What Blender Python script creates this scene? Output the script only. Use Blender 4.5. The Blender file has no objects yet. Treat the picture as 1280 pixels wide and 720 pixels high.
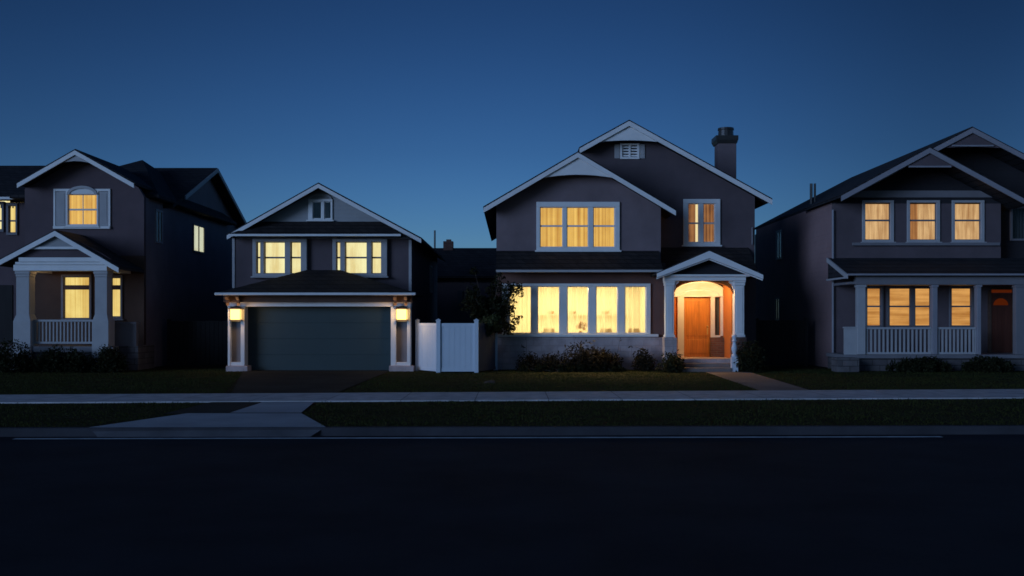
import bpy, math, random
import numpy as np
from mathutils import Vector, Matrix
random.seed(7)
RNG = np.random.default_rng(7)
scene = bpy.context.scene
COL = scene.collection
R = math.radians

# ------------------------------------------------------------------ measures
# eye height 1.65 m; X(), Z() turn measured picture positions at a known distance into metres
F, CX, HY, EYE = 1280.0, 640.0, 400.0, 1.65
def X(px, D): return (px - CX) * D / F
def Z(py, D): return EYE + (HY - py) * D / F
def G(px, py):
    D = EYE * F / (py - HY)
    return (X(px, D), D)

# ------------------------------------------------------------------ objects
class MB:
    def __init__(s): s.v = []; s.f = []
    def face(s, pts):
        n = len(s.v); s.v += [tuple(p) for p in pts]; s.f.append(tuple(range(n, n + len(pts))))
    def box(s, x0, x1, y0, y1, z0, z1):
        if x0 > x1: x0, x1 = x1, x0
        if y0 > y1: y0, y1 = y1, y0
        if z0 > z1: z0, z1 = z1, z0
        n = len(s.v)
        s.v += [(x0,y0,z0),(x1,y0,z0),(x1,y1,z0),(x0,y1,z0),(x0,y0,z1),(x1,y0,z1),(x1,y1,z1),(x0,y1,z1)]
        for f in ((0,3,2,1),(4,5,6,7),(0,1,5,4),(1,2,6,5),(2,3,7,6),(3,0,4,7)):
            s.f.append(tuple(n + i for i in f))
        return s
    def pbox(s, px0, px1, py0, py1, D, d0, d1):
        """box measured on the plane at distance D, reaching from D+d0 to D+d1"""
        return s.box(X(px0, D), X(px1, D), D + d0, D + d1, Z(py1, D), Z(py0, D))
    def prism(s, poly, y0, y1):
        """poly: (x, z) points, extruded along y"""
        a = [(x, y0, z) for x, z in poly]; b = [(x, y1, z) for x, z in poly]
        s.face(a); s.face(b[::-1])
        for i in range(len(poly)):
            j = (i + 1) % len(poly)
            s.face([a[i], b[i], b[j], a[j]])
        return s
    def strip(s, top, bot, y0, y1):
        """matching lists of (x, z): a band made of quads"""
        for i in range(len(top) - 1):
            s.prism([bot[i], bot[i+1], top[i+1], top[i]], y0, y1)
        return s
    def ngon_x(s, poly, x0, x1):
        a = [(x0, y, z) for y, z in poly]; b = [(x1, y, z) for y, z in poly]
        s.face(a); s.face(b[::-1])
        for i in range(len(poly)):
            j = (i + 1) % len(poly)
            s.face([a[i], b[i], b[j], a[j]])
        return s
    def tube(s, p, q, r0, r1=None, n=8, caps=True):
        r1 = r0 if r1 is None else r1
        p = Vector(p); q = Vector(q); d = (q - p).normalized()
        a = d.orthogonal().normalized(); b = d.cross(a)
        A = [p + (a*math.cos(2*math.pi*i/n) + b*math.sin(2*math.pi*i/n))*r0 for i in range(n)]
        B = [q + (a*math.cos(2*math.pi*i/n) + b*math.sin(2*math.pi*i/n))*r1 for i in range(n)]
        for i in range(n):
            j = (i+1) % n
            s.face([A[i], A[j], B[j], B[i]])
        if caps: s.face(A[::-1]); s.face(B)
        return s
    def lathe(s, cx, cy, prof, n=14):
        rings = [[(cx + r*math.cos(2*math.pi*i/n), cy + r*math.sin(2*math.pi*i/n), z) for i in range(n)] for r, z in prof]
        for a, b in zip(rings, rings[1:]):
            for i in range(n):
                j = (i+1) % n
                s.face([a[i], a[j], b[j], b[i]])
        s.face(rings[0][::-1]); s.face(rings[-1])
        return s
    def hexa(s, p):
        """8 corners: 4 below, 4 above"""
        for f in ((0,3,2,1),(4,5,6,7),(0,1,5,4),(1,2,6,5),(2,3,7,6),(3,0,4,7)):
            s.face([p[i] for i in f])
        return s
    def build(s, name, mat, parent=None, smooth=False, bevel=0.0):
        me = bpy.data.meshes.new(name)
        me.from_pydata(s.v, [], s.f); me.update()
        o = bpy.data.objects.new(name, me); COL.objects.link(o)
        me.materials.append(mat)
        if smooth:
            me.polygons.foreach_set('use_smooth', [True]*len(me.polygons))
        if parent is not None: adopt(o, parent)
        if bevel:
            import bmesh
            bm = bmesh.new(); bm.from_mesh(me)
            bmesh.ops.remove_doubles(bm, verts=bm.verts, dist=1e-5)
            bmesh.ops.bevel(bm, geom=[e for e in bm.edges if len(e.link_faces) == 2 and e.calc_face_angle(0) > 0.5],
                            offset=bevel, segments=1, affect='EDGES', clamp_overlap=True)
            bm.to_mesh(me); bm.free()
        return o

ROOTLOC = {}
def world_loc(o):
    v = Vector((0,0,0))
    while o is not None:
        if o.name in ROOTLOC: return ROOTLOC[o.name]
        o = o.parent
    return v
def adopt(o, parent):
    """parent o while its vertices stay in world metres"""
    o.parent = parent
    o.matrix_parent_inverse = Matrix.Translation(-Vector(parent.location)) if parent.name in ROOTLOC else Matrix.Identity(4)
def thing(name, label, cat, loc, group=None):
    o = bpy.data.objects.new(name, None); COL.objects.link(o)
    o.location = loc; o.empty_display_size = 0.3
    ROOTLOC[o.name] = Vector(loc)
    o['label'] = label; o['category'] = cat
    if group: o['group'] = group
    return o
def structure(o): o['kind'] = 'structure'; return o
def tag(o, label, cat, group=None):
    o['label'] = label; o['category'] = cat
    if group: o['group'] = group
    return o

# ------------------------------------------------------------------ materials
def new_mat(name):
    m = bpy.data.materials.new(name); m.use_nodes = True
    nt = m.node_tree; nt.nodes.clear()
    out = nt.nodes.new('ShaderNodeOutputMaterial')
    return m, nt, out
def N(nt, t, **kw):
    n = nt.nodes.new(t)
    for k, v in kw.items(): setattr(n, k, v)
    return n
def surf(name, c, rough=0.8, var=0.25, vs=1.2, bump=0.15, bs=60.0, spec=0.3, stretch=(1,1,1), lap=0.0, lapd=0.6, blotch=None):
    m, nt, out = new_mat(name); L = nt.links
    b = N(nt, 'ShaderNodeBsdfPrincipled'); L.new(b.outputs[0], out.inputs[0])
    b.inputs['Roughness'].default_value = rough
    b.inputs['Specular IOR Level'].default_value = spec
    tc = N(nt, 'ShaderNodeNewGeometry')
    mp = N(nt, 'ShaderNodeMapping'); mp.inputs['Scale'].default_value = stretch
    L.new(tc.outputs['Position'], mp.inputs[0])
    n1 = N(nt, 'ShaderNodeTexNoise'); n1.inputs['Scale'].default_value = vs; n1.inputs['Detail'].default_value = 8; n1.inputs['Roughness'].default_value = 0.65
    L.new(mp.outputs[0], n1.inputs['Vector'])
    rp = N(nt, 'ShaderNodeValToRGB')
    rp.color_ramp.elements[0].position = 0.3; rp.color_ramp.elements[1].position = 0.7
    rp.color_ramp.elements[0].color = tuple(x*(1-var) for x in c) + (1,)
    c2 = blotch if blotch else tuple(min(1, x*(1+var)) for x in c)
    rp.color_ramp.elements[1].color = tuple(c2) + (1,)
    L.new(n1.outputs[0], rp.inputs[0]); L.new(rp.outputs[0], b.inputs['Base Color'])
    n2 = N(nt, 'ShaderNodeTexNoise'); n2.inputs['Scale'].default_value = bs; n2.inputs['Detail'].default_value = 4
    L.new(mp.outputs[0], n2.inputs['Vector'])
    bp = N(nt, 'ShaderNodeBump'); bp.inputs['Strength'].default_value = bump; bp.inputs['Distance'].default_value = 0.02
    L.new(n2.outputs[0], bp.inputs['Height']); L.new(bp.outputs[0], b.inputs['Normal'])
    if lap:
        sp = N(nt, 'ShaderNodeSeparateXYZ'); L.new(tc.outputs['Position'], sp.inputs[0])
        mu = N(nt, 'ShaderNodeMath', operation='MULTIPLY'); mu.inputs[1].default_value = 1/lap; L.new(sp.outputs[2], mu.inputs[0])
        fr = N(nt, 'ShaderNodeMath', operation='FRACT'); L.new(mu.outputs[0], fr.inputs[0])
        iv = N(nt, 'ShaderNodeMath', operation='SUBTRACT'); iv.inputs[0].default_value = 1; L.new(fr.outputs[0], iv.inputs[1])
        b2 = N(nt, 'ShaderNodeBump'); b2.inputs['Strength'].default_value = lapd; b2.inputs['Distance'].default_value = 0.03
        L.new(iv.outputs[0], b2.inputs['Height']); L.new(bp.outputs[0], b2.inputs['Normal']); L.new(b2.outputs[0], b.inputs['Normal'])
    return m
def bricky(name, c1, c2, mortar, scale, bw, bh, rough=0.85, flat=False, bump=0.5, msize=0.015, axes='xz'):
    m, nt, out = new_mat(name); L = nt.links
    b = N(nt, 'ShaderNodeBsdfPrincipled'); L.new(b.outputs[0], out.inputs[0])
    b.inputs['Roughness'].default_value = rough; b.inputs['Specular IOR Level'].default_value = 0.2
    g = N(nt, 'ShaderNodeNewGeometry'); sp = N(nt, 'ShaderNodeSeparateXYZ'); L.new(g.outputs['Position'], sp.inputs[0])
    cb = N(nt, 'ShaderNodeCombineXYZ')
    if axes == 'xz':       # along the wall and up it (works on faces of both directions)
        ad = N(nt, 'ShaderNodeMath', operation='ADD'); L.new(sp.outputs[0], ad.inputs[0]); L.new(sp.outputs[1], ad.inputs[1])
        L.new(ad.outputs[0], cb.inputs[0]); L.new(sp.outputs[2], cb.inputs[1])
    else:
        L.new(sp.outputs[0], cb.inputs[0]); L.new(sp.outputs[1], cb.inputs[1])
    t = N(nt, 'ShaderNodeTexBrick'); t.inputs['Scale'].default_value = scale
    t.inputs['Color1'].default_value = c1 + (1,); t.inputs['Color2'].default_value = c2 + (1,); t.inputs['Mortar'].default_value = mortar + (1,)
    t.inputs['Brick Width'].default_value = bw; t.inputs['Row Height'].default_value = bh; t.inputs['Mortar Size'].default_value = msize
    t.inputs['Mortar Smooth'].default_value = 0.3
    L.new(cb.outputs[0], t.inputs['Vector'])
    n = N(nt, 'ShaderNodeTexNoise'); n.inputs['Scale'].default_value = 3.0; n.inputs['Detail'].default_value = 8
    L.new(g.outputs['Position'], n.inputs['Vector'])
    mx = N(nt, 'ShaderNodeMix', data_type='RGBA', blend_type='MULTIPLY'); mx.inputs[0].default_value = 0.6
    mr = N(nt, 'ShaderNodeMapRange'); mr.inputs[1].default_value = .3; mr.inputs[2].default_value = .7; mr.inputs[3].default_value = .55; mr.inputs[4].default_value = 1.25
    L.new(n.outputs[0], mr.inputs[0]); L.new(t.outputs[0], mx.inputs[6]); L.new(mr.outputs[0], mx.inputs[7])
    L.new(mx.outputs[2], b.inputs['Base Color'])
    bp = N(nt, 'ShaderNodeBump'); bp.inputs['Strength'].default_value = bump; bp.inputs['Distance'].default_value = 0.02; bp.invert = True
    L.new(t.outputs[1], bp.inputs['Height']); L.new(bp.outputs[0], b.inputs['Normal'])
    return m
def emit(name, c, s, c2=None, scale=9.0, zs=0.25, contrast=0.5, fine=True, hor=False):
    """lit window cloth or glowing glass; the weave and gathers vary along x"""
    m, nt, out = new_mat(name); L = nt.links
    e = N(nt, 'ShaderNodeEmission'); L.new(e.outputs[0], out.inputs[0]); e.inputs[1].default_value = s
    if c2 is None:
        e.inputs[0].default_value = c + (1,); return m
    g = N(nt, 'ShaderNodeNewGeometry'); mp = N(nt, 'ShaderNodeMapping')
    mp.inputs['Scale'].default_value = (zs, zs, scale) if hor else (scale, scale, zs)
    L.new(g.outputs['Position'], mp.inputs[0])
    n1 = N(nt, 'ShaderNodeTexNoise'); n1.inputs['Scale'].default_value = 1.0; n1.inputs['Detail'].default_value = 3
    L.new(mp.outputs[0], n1.inputs['Vector'])
    n2 = N(nt, 'ShaderNodeTexNoise'); n2.inputs['Scale'].default_value = 2.2; n2.inputs['Detail'].default_value = 5
    L.new(g.outputs['Position'], n2.inputs['Vector'])
    mx = N(nt, 'ShaderNodeMath', operation='MULTIPLY_ADD'); mx.inputs[1].default_value = 0.75
    ml = N(nt, 'ShaderNodeMath', operation='MULTIPLY'); ml.inputs[1].default_value = 0.25
    L.new(n2.outputs[0], ml.inputs[0]); L.new(n1.outputs[0], mx.inputs[0]); L.new(ml.outputs[0], mx.inputs[2])
    rp = N(nt, 'ShaderNodeValToRGB')
    rp.color_ramp.elements[0].position = 0.5 - 0.25*(1-contrast) - 0.06; rp.color_ramp.elements[1].position = 0.5 + 0.25*(1-contrast) + 0.02
    rp.color_ramp.elements[0].color = c2 + (1,); rp.color_ramp.elements[1].color = c + (1,)
    L.new(mx.outputs[0], rp.inputs[0]); L.new(rp.outputs[0], e.inputs[0])
    return m
def glassy(name, tint=(1,1,1)):
    m, nt, out = new_mat(name); L = nt.links
    t = N(nt, 'ShaderNodeBsdfTransparent'); t.inputs[0].default_value = tint + (1,)
    g = N(nt, 'ShaderNodeBsdfGlossy'); g.inputs['Roughness'].default_value = 0.02
    lw = N(nt, 'ShaderNodeLayerWeight'); pw_ = N(nt, 'ShaderNodeMath', operation='POWER'); pw_.inputs[1].default_value = 4
    f = N(nt, 'ShaderNodeMath', operation='MULTIPLY_ADD'); f.inputs[1].default_value = .5; f.inputs[2].default_value = .025
    L.new(lw.outputs['Facing'], pw_.inputs[0]); L.new(pw_.outputs[0], f.inputs[0])
    mx = N(nt, 'ShaderNodeMixShader'); L.new(f.outputs[0], mx.inputs[0]); L.new(t.outputs[0], mx.inputs[1]); L.new(g.outputs[0], mx.inputs[2])
    L.new(mx.outputs[0], out.inputs[0])
    return m
def leafy(name, c, c2, rough=0.6):
    m, nt, out = new_mat(name); L = nt.links
    b = N(nt, 'ShaderNodeBsdfPrincipled'); b.inputs['Roughness'].default_value = rough; b.inputs['Specular IOR Level'].default_value = 0.08
    g = N(nt, 'ShaderNodeNewGeometry')
    rp = N(nt, 'ShaderNodeValToRGB'); rp.color_ramp.elements[0].color = c + (1,); rp.color_ramp.elements[1].color = c2 + (1,)
    L.new(g.outputs['Random Per Island'], rp.inputs[0]); L.new(rp.outputs[0], b.inputs['Base Color'])
    t = N(nt, 'ShaderNodeBsdfTranslucent'); L.new(rp.outputs[0], t.inputs[0])
    mx = N(nt, 'ShaderNodeMixShader'); mx.inputs[0].default_value = 0.3
    L.new(b.outputs[0], mx.inputs[1]); L.new(t.outputs[0], mx.inputs[2]); L.new(mx.outputs[0], out.inputs[0])
    return m

M = {}
M['stucco_mauve'] = surf('stucco_mauve', (.170,.127,.132), .9, .16, .9, .25, 90)
M['stucco_slate'] = surf('stucco_slate', (.098,.074,.080), .9, .16, .9, .25, 90)
M['stucco_dark'] = surf('stucco_dark', (.098,.070,.076), .9, .16, .8, .25, 90)
M['porch_brown'] = surf('porch_brown', (.075,.043,.030), .9, .2, .9, .2, 90)
M['stucco_wing'] = surf('stucco_wing', (.21,.165,.172), .9, .16, .8, .25, 90)  # side walls' stucco, made paler in place of missing fill light
M['shaded_vinyl'] = surf('shaded_vinyl', (.055,.062,.085), .6, .15, 2, .1, 30)  # fence return panel, its shade put into the dark colour
M['trim_mid'] = surf('trim_mid', (.24,.23,.25), .6, .08, 2.0, .05, 30)  # trim of the right house, dimmer light there put into the colour
M['path_brown'] = surf('path_brown', (.21,.165,.145), .95, .25, 1.0, .25, 60, spec=.1)
M['rock_brown'] = surf('rock_brown', (.07,.048,.036), .95, .3, 4.0, .4, 40)
M['gable_dark'] = surf('gable_dark', (.022,.020,.023), .9, .2, .9, .2, 60, lap=.14)  # on the right house the shade under the eaves is painted into this
M['siding_rose'] = surf('siding_rose', (.24,.15,.145), .85, .14, .8, .08, 60, lap=.16)
M['siding_pale'] = surf('siding_pale', (.30,.30,.30), .8, .1, 1.0, .06, 60, lap=.14)
M['warm_lit_wall'] = surf('warm_lit_wall', (.145,.078,.064), .9, .16, .9, .2, 90)  # warm glow under the eave is put into this redder colour
M['trim'] = surf('trim', (.68,.67,.65), .55, .07, 2.0, .05, 30, spec=.4)
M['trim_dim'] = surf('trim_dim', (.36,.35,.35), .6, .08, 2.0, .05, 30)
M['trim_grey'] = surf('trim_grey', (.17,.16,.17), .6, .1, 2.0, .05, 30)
M['vinyl'] = surf('vinyl', (.54,.59,.64), .45, .04, 1.5, .02, 20, spec=.45)
M['shingle'] = bricky('shingle', (.022,.021,.024), (.034,.031,.033), (.008,.008,.009), 1.0, .28, .14, bump=.7, msize=.012, axes='xz')
M['shingle_brown'] = bricky('shingle_brown', (.024,.020,.020), (.036,.029,.027), (.008,.007,.007), 1.0, .28, .14, bump=.7, msize=.012, axes='xz')
M['stone'] = bricky('stone', (.48,.385,.37), (.45,.36,.345), (.40,.32,.31), 1.0, .52, .2, bump=.3, msize=.016)
M['stone_dim'] = bricky('stone_dim', (.13,.115,.115), (.10,.088,.09), (.06,.055,.055), 1.0, .48, .19, bump=.6, msize=.014)
M['brick'] = bricky('brick', (.17,.075,.05), (.12,.05,.035), (.13,.11,.10), 1.0, .22, .075, bump=.5, msize=.01)
M['garage_green'] = surf('garage_green', (.034,.056,.060), .6, .08, .8, .04, 40)
M['wood_dark'] = surf('wood_dark', (.016,.014,.014), .8, .3, 2.0, .2, 40, stretch=(4,4,.4))
M['wood_brown'] = surf('wood_brown', (.09,.050,.034), .8, .25, 2.0, .2, 40, stretch=(1,4,4))
M['door_wood'] = surf('door_wood', (.52,.185,.030), .45, .28, 3.0, .06, 50, spec=.5, stretch=(5,5,.35))
M['door_red'] = surf('door_red', (.10,.030,.018), .5, .25, 3.0, .06, 50, stretch=(5,5,.35))
M['metal_dark'] = surf('metal_dark', (.03,.028,.026), .45, .1, 4, .03, 40, spec=.5)
M['brass'] = surf('brass', (.50,.35,.12), .35, .1, 4, .02, 40, spec=.6)
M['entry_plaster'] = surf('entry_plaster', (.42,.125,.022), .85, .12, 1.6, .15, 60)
M['plaster'] = surf('plaster', (.80,.75,.60), .9, .05, .8, .03, 30)
M['asphalt'] = surf('asphalt', (.027,.027,.032), .95, .3, .5, .5, 160, spec=.06)
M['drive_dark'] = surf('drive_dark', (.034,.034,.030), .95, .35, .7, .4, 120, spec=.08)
M['concrete'] = bricky('concrete', (.52,.50,.50), (.46,.445,.44), (.22,.21,.21), 1.0, 1.5, 50.0, rough=.9, bump=.25, msize=.012, axes='xy')
M['concrete_warm'] = surf('concrete_warm', (.33,.28,.24), .9, .2, 1.0, .2, 80, spec=.15)
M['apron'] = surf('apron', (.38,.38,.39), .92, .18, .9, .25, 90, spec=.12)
M['kerb'] = surf('kerb', (.050,.050,.058), .92, .25, 1.2, .3, 80, spec=.1)
M['gutter_concrete'] = surf('gutter_concrete', (.10,.10,.11), .92, .3, 1.2, .3, 80, spec=.1)
M['paint'] = surf('paint', (.58,.58,.57), .8, .3, 6.0, .2, 90)
M['soil'] = surf('soil', (.034,.030,.014), .98, .45, .8, .6, 50, spec=.04)
M['earth'] = surf('earth', (.04,.04,.03), .98, .3, .2, .4, 30, spec=.04)
M['grass'] = leafy('grass', (.032,.038,.011), (.062,.066,.019), .8)
M['leaf'] = leafy('leaf', (.010,.012,.006), (.034,.036,.016))
M['leaf_light'] = leafy('leaf_light', (.05,.065,.025), (.13,.145,.065))
M['leaf_brown'] = leafy('leaf_brown', (.014,.012,.007), (.042,.030,.017))
M['bark'] = surf('bark', (.06,.045,.035), .95, .3, 4, .6, 30, stretch=(3,3,.6))
M['pane'] = glassy('pane', (.97,.97,.95))
def sheer(name, c, lo, hi, scale):
    m, nt, out = new_mat(name); L = nt.links
    t = N(nt, 'ShaderNodeBsdfTransparent'); d = N(nt, 'ShaderNodeBsdfTranslucent'); d.inputs[0].default_value = c + (1,)
    g = N(nt, 'ShaderNodeNewGeometry'); mp = N(nt, 'ShaderNodeMapping'); mp.inputs['Scale'].default_value = (scale, scale, .2); L.new(g.outputs['Position'], mp.inputs[0])
    n = N(nt, 'ShaderNodeTexNoise'); n.inputs['Scale'].default_value = 1; n.inputs['Detail'].default_value = 3; L.new(mp.outputs[0], n.inputs['Vector'])
    mr = N(nt, 'ShaderNodeMapRange'); mr.inputs[1].default_value = .35; mr.inputs[2].default_value = .65; mr.inputs[3].default_value = lo; mr.inputs[4].default_value = hi; L.new(n.outputs[0], mr.inputs[0])
    mx = N(nt, 'ShaderNodeMixShader'); L.new(mr.outputs[0], mx.inputs[0]); L.new(t.outputs[0], mx.inputs[1]); L.new(d.outputs[0], mx.inputs[2]); L.new(mx.outputs[0], out.inputs[0])
    return m
M['sheer'] = sheer('sheer', (.85,.80,.66), .10, .68, 10)
M['dark_room'] = surf('dark_room', (.05,.052,.06), .9, .3, 2.0, .1, 20, stretch=(6,6,.3))
M['orange_cloth'] = surf('orange_cloth', (.50,.20,.05), .9, .3, 6.0, .2, 60)
M['chair_wood'] = surf('chair_wood', (.42,.22,.08), .6, .2, 4.0, .05, 50, stretch=(1,1,4))
# lit windows
M['glow_yellow'] = emit('glow_yellow', (1.0,.78,.27), 1.0, (.68,.40,.08), 8, .2, .6)
M['glow_amber'] = emit('glow_amber', (1.0,.62,.15), .98, (.52,.22,.032), 14, .10, .45)
M['glow_cream'] = emit('glow_cream', (1.0,.93,.50), 1.05, (.76,.57,.22), 5, .6, .6)
M['glow_brown'] = emit('glow_brown', (.58,.25,.08), .80, (.13,.042,.014), 12, .25, .6)
M['glow_tan'] = emit('glow_tan', (.84,.53,.25), .95, (.40,.19,.07), 11, .9, .5)
M['glow_orange'] = emit('glow_orange', (.85,.42,.12), .95, (.44,.17,.034), 9, .6, .5, hor=True)
M['glow_pale'] = emit('glow_pale', (.95,.95,.68), 1.0, (.70,.70,.45), 6, .3, .3)
M['glow_fan'] = emit('glow_fan', (1.0,.84,.36), 1.1, (.95,.68,.22), 2, 5, .4)
M['glow_side'] = emit('glow_side', (.80,.42,.10), .5)
M['glow_lamp'] = emit('glow_lamp', (1.0,.58,.17), 3.3)
M['glow_gap'] = emit('glow_gap', (1.0,.80,.42), 1.0)
M['glow_red'] = emit('glow_red', (.50,.075,.014), .13)

# ------------------------------------------------------------------ builders
def wall(root, top, zbot, y, t, mat, holes=(), name='wall'):
    """front wall facing the street; top: (x, z) left to right; holes (x0, x1, z0, z1)"""
    mb = MB()
    def tz(x):
        for (xa, za), (xb, zb) in zip(top, top[1:]):
            if xa - 1e-4 <= x <= xb + 1e-4:
                return za + (zb - za) * ((x - xa) / max(1e-9, xb - xa))
        return top[-1][1]
    xs = sorted(set([round(p[0], 5) for p in top] + [round(h[i], 5) for h in holes for i in (0, 1)]))
    for xa, xb in zip(xs, xs[1:]):
        hs = sorted([h for h in holes if h[0] <= xa + 1e-4 and h[1] >= xb - 1e-4], key=lambda h: h[2])
        z = zbot
        for h in hs:
            mb.face([(xa,y,z),(xb,y,z),(xb,y,h[2]),(xa,y,h[2])]); mb.face([(xa,y+t,h[2]),(xb,y+t,h[2]),(xb,y+t,z),(xa,y+t,z)])
            mb.face([(xa,y,h[2]),(xb,y,h[2]),(xb,y+t,h[2]),(xa,y+t,h[2])])
            mb.face([(xa,y+t,h[3]),(xb,y+t,h[3]),(xb,y,h[3]),(xa,y,h[3])])
            z = h[3]
        mb.face([(xa,y,z),(xb,y,z),(xb,y,tz(xb)),(xa,y,tz(xa))]); mb.face([(xa,y+t,tz(xa)),(xb,y+t,tz(xb)),(xb,y+t,z),(xa,y+t,z)])
        mb.face([(xa,y,tz(xa)),(xb,y,tz(xb)),(xb,y+t,tz(xb)),(xa,y+t,tz(xa))])
    for h in holes:
        for xx in (h[0], h[1]): mb.face([(xx,y,h[2]),(xx,y+t,h[2]),(xx,y+t,h[3]),(xx,y,h[3])])
    for xx in (top[0][0], top[-1][0]): mb.face([(xx,y,zbot),(xx,y+t,zbot),(xx,y+t,tz(xx)),(xx,y,tz(xx))])
    return mb.build(name, mat, root)

def gable_roof(root, l, a, r, y0, y1, t, mat, name='roof'):
    """l, a, r: (x, z) of left eave, ridge, right eave (upper surface); ridge runs away from the street"""
    mb = MB()
    for p, q in ((l, a), (a, r)):
        mb.prism([(p[0], p[1]-t), (q[0], q[1]-t), q, p], y0, y1)
    return mb.build(name, mat, root)

def rake(root, l, a, r, y, h, mat, drop=.05, t=.05, name='bargeboard', arch=0):
    """white board under the roof edge"""
    mb = MB()
    for p, q in ((l, a), (a, r)):
        mb.prism([(p[0], p[1]-drop-h), (q[0], q[1]-drop-h), (q[0], q[1]-drop), (p[0], p[1]-drop)], y, y+t)
    return mb.build(name, mat, root)

def apex_panel(root, a, half, drop0, slope, y, mat, bow=.06, t=.03, name='gable_panel'):
    """triangular boarding in the top of a gable, lower edge slightly arched"""
    mb = MB(); n = 8
    zb = a[1] - drop0 - half*slope
    top = []; bot = []
    for i in range(n+1):
        u = -1 + 2*i/n
        x = a[0] + u*half
        top.append((x, a[1]-drop0-abs(u)*half*slope + .004)); bot.append((x, min(top[-1][1]-.002, zb + bow*(1-u*u))))
    mb.strip(top, bot, y, y+t)
    return mb.build(name, mat, root)

def curtain(parent, x0, x1, z0, z1, y, mat, pitch=.11, amp=.022, name='curtain', bottom_amp=1.0):
    mb = MB(); n = max(6, int((x1-x0)/pitch*6)); ph = random.random()*6
    pts = []
    for i in range(n+1):
        x = x0 + (x1-x0)*i/n
        w = 2*math.pi*(x-x0)/pitch
        pts.append((x, amp*math.sin(w+ph) + .5*amp*math.sin(.37*w+2*ph)))
    for (xa, da), (xb, db) in zip(pts, pts[1:]):
        mb.face([(xa, y+da, z0), (xb, y+db, z0), (xb, y+db*.6, z1), (xa, y+da*.6, z1)])
    return mb.build(name, mat, parent, smooth=True)

def window(root, D, outer, panes, yr, rail=None, frame='trim', cloth=None, muntin=None, sill=True, depth=.06,
           curtain_panels=None, name='window', label=None, railmat=None, pitch=.11, arch_top=None, dark=False):
    """outer (px0, px1, py0, py1): casing; panes [(px0, px1)]; yr (py0, py1) lit height; returns wall hole"""
    ox0, ox1, oz1, oz0 = X(outer[0],D), X(outer[1],D), Z(outer[2],D), Z(outer[3],D)
    pz1, pz0 = Z(yr[0],D), Z(yr[1],D)
    mb = MB(); f0, f1 = D-depth, D+.12
    mb.box(ox0, ox1, f0, f1, pz1, oz1); mb.box(ox0, ox1, f0, f1, oz0, pz0)
    xs = [ox0] + [X(p,D) for ab in panes for p in ab] + [ox1]
    for i in range(0, len(xs), 2):
        inner = 0 < i < len(xs)-2
        mb.box(xs[i], xs[i+1], f0 + (.012 if inner else .002), f1-.002, pz0, pz1)
    o = mb.build(name, M[frame], root, bevel=.008)
    if label: o['label'] = label
    sa = MB()
    sw = .022
    for a, b in panes:
        xa, xb = X(a,D), X(b,D)
        w = min(sw, (xb-xa)*.16)
        sa.box(xa, xa+w, D+.0, D+.06, pz0, pz1); sa.box(xb-w, xb, D+.0, D+.06, pz0, pz1)
        sa.box(xa+w, xb-w, D+.002, D+.058, pz0, pz0+w); sa.box(xa+w, xb-w, D+.002, D+.058, pz1-w, pz1)
        if rail:
            zr = Z(rail,D); sa.box(xa+w, xb-w, D-.012, D+.056, zr-.028, zr+.028)
        if muntin:
            for k in range(1, muntin):
                xm = xa + (xb-xa)*k/muntin; sa.box(xm-.01, xm+.01, D+.012, D+.05, pz0+w, pz1-w)
    adopt_sub(sa.build('sash', M[railmat or frame]), o)
    g = MB()
    for a, b in panes:
        g.box(X(a,D)+.004, X(b,D)-.004, D+.026, D+.032, pz0+.004, pz1-.004)
    adopt_sub(g.build('pane', M['pane']), o)
    if sill:
        s = MB().box(ox0-.05, ox1+.05, D-depth-.06, D+.02, oz0-.055, oz0-.002)
        adopt_sub(s.build('sill', M[frame], bevel=.008), o)
    if cloth:
        adopt_sub(curtain(None, ox0-.05, ox1+.05, oz0-.06, oz1+.06, D+.30, M[cloth], pitch), o)
    for (a, b, mname) in (curtain_panels or []):
        adopt_sub(curtain(None, X(a,D), X(b,D), oz0-.06, oz1+.06, D+.24, M[mname], pitch*.8, .016), o)
    return (ox0+.012, ox1-.012, oz0+.012, oz1-.012)
def adopt_sub(o, part):
    o.parent = part
    o.matrix_parent_inverse = Matrix.Translation(-ROOT_OF[part.name]) @ Matrix.Translation(ROOT_OF[part.name]) if part.name in ROOT_OF else Matrix.Identity(4)
    return o
ROOT_OF = {}

def lantern(root, px, py0, py1, w, D, glass, light=None):
    """wall lantern: dark cap and foot, four bars, glowing glass inside"""
    x = X(px, D); z0, z1 = Z(py1, D), Z(py0, D); h = z1-z0
    b = MB()
    b.box(x-w*.62, x+w*.62, D-w*.62, D+w*.62, z1, z1+.03)
    p = [(x-w*.55,D-w*.55,z1+.03),(x+w*.55,D-w*.55,z1+.03),(x+w*.55,D+w*.55,z1+.03),(x-w*.55,D+w*.55,z1+.03)]
    q = [(x-.02,D-.02,z1+.12),(x+.02,D-.02,z1+.12),(x+.02,D+.02,z1+.12),(x-.02,D+.02,z1+.12)]
    b.hexa(p+q)
    b.box(x-w*.5, x+w*.5, D-w*.5, D+w*.5, z0-.03, z0)
    for sx in (-1,1):
        for sy in (-1,1):
            b.box(x+sx*w*.46-.008, x+sx*w*.46+.008, D+sy*w*.46-.008, D+sy*w*.46+.008, z0, z1)
    b.box(x-.02, x+.02, D+w*.5, D+w*.5+.12, z0+h*.4, z0+h*.6)
    o = b.build('lantern', M['metal_dark'], root)
    g = MB().box(x-w*.42, x+w*.42, D-w*.42, D+w*.42, z0+.004, z1-.004)
    adopt_sub(g.build('lantern_glass', M[glass]), o)
    return o
def lamp(name, loc, power, color, radius=.08):
    l = bpy.data.lights.new(name, 'POINT'); l.energy = power; l.color = color; l.shadow_soft_size = radius
    o = bpy.data.objects.new(name, l); COL.objects.link(o); o.location = loc; return o
WARM = (1.0, .62, .27)

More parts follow.
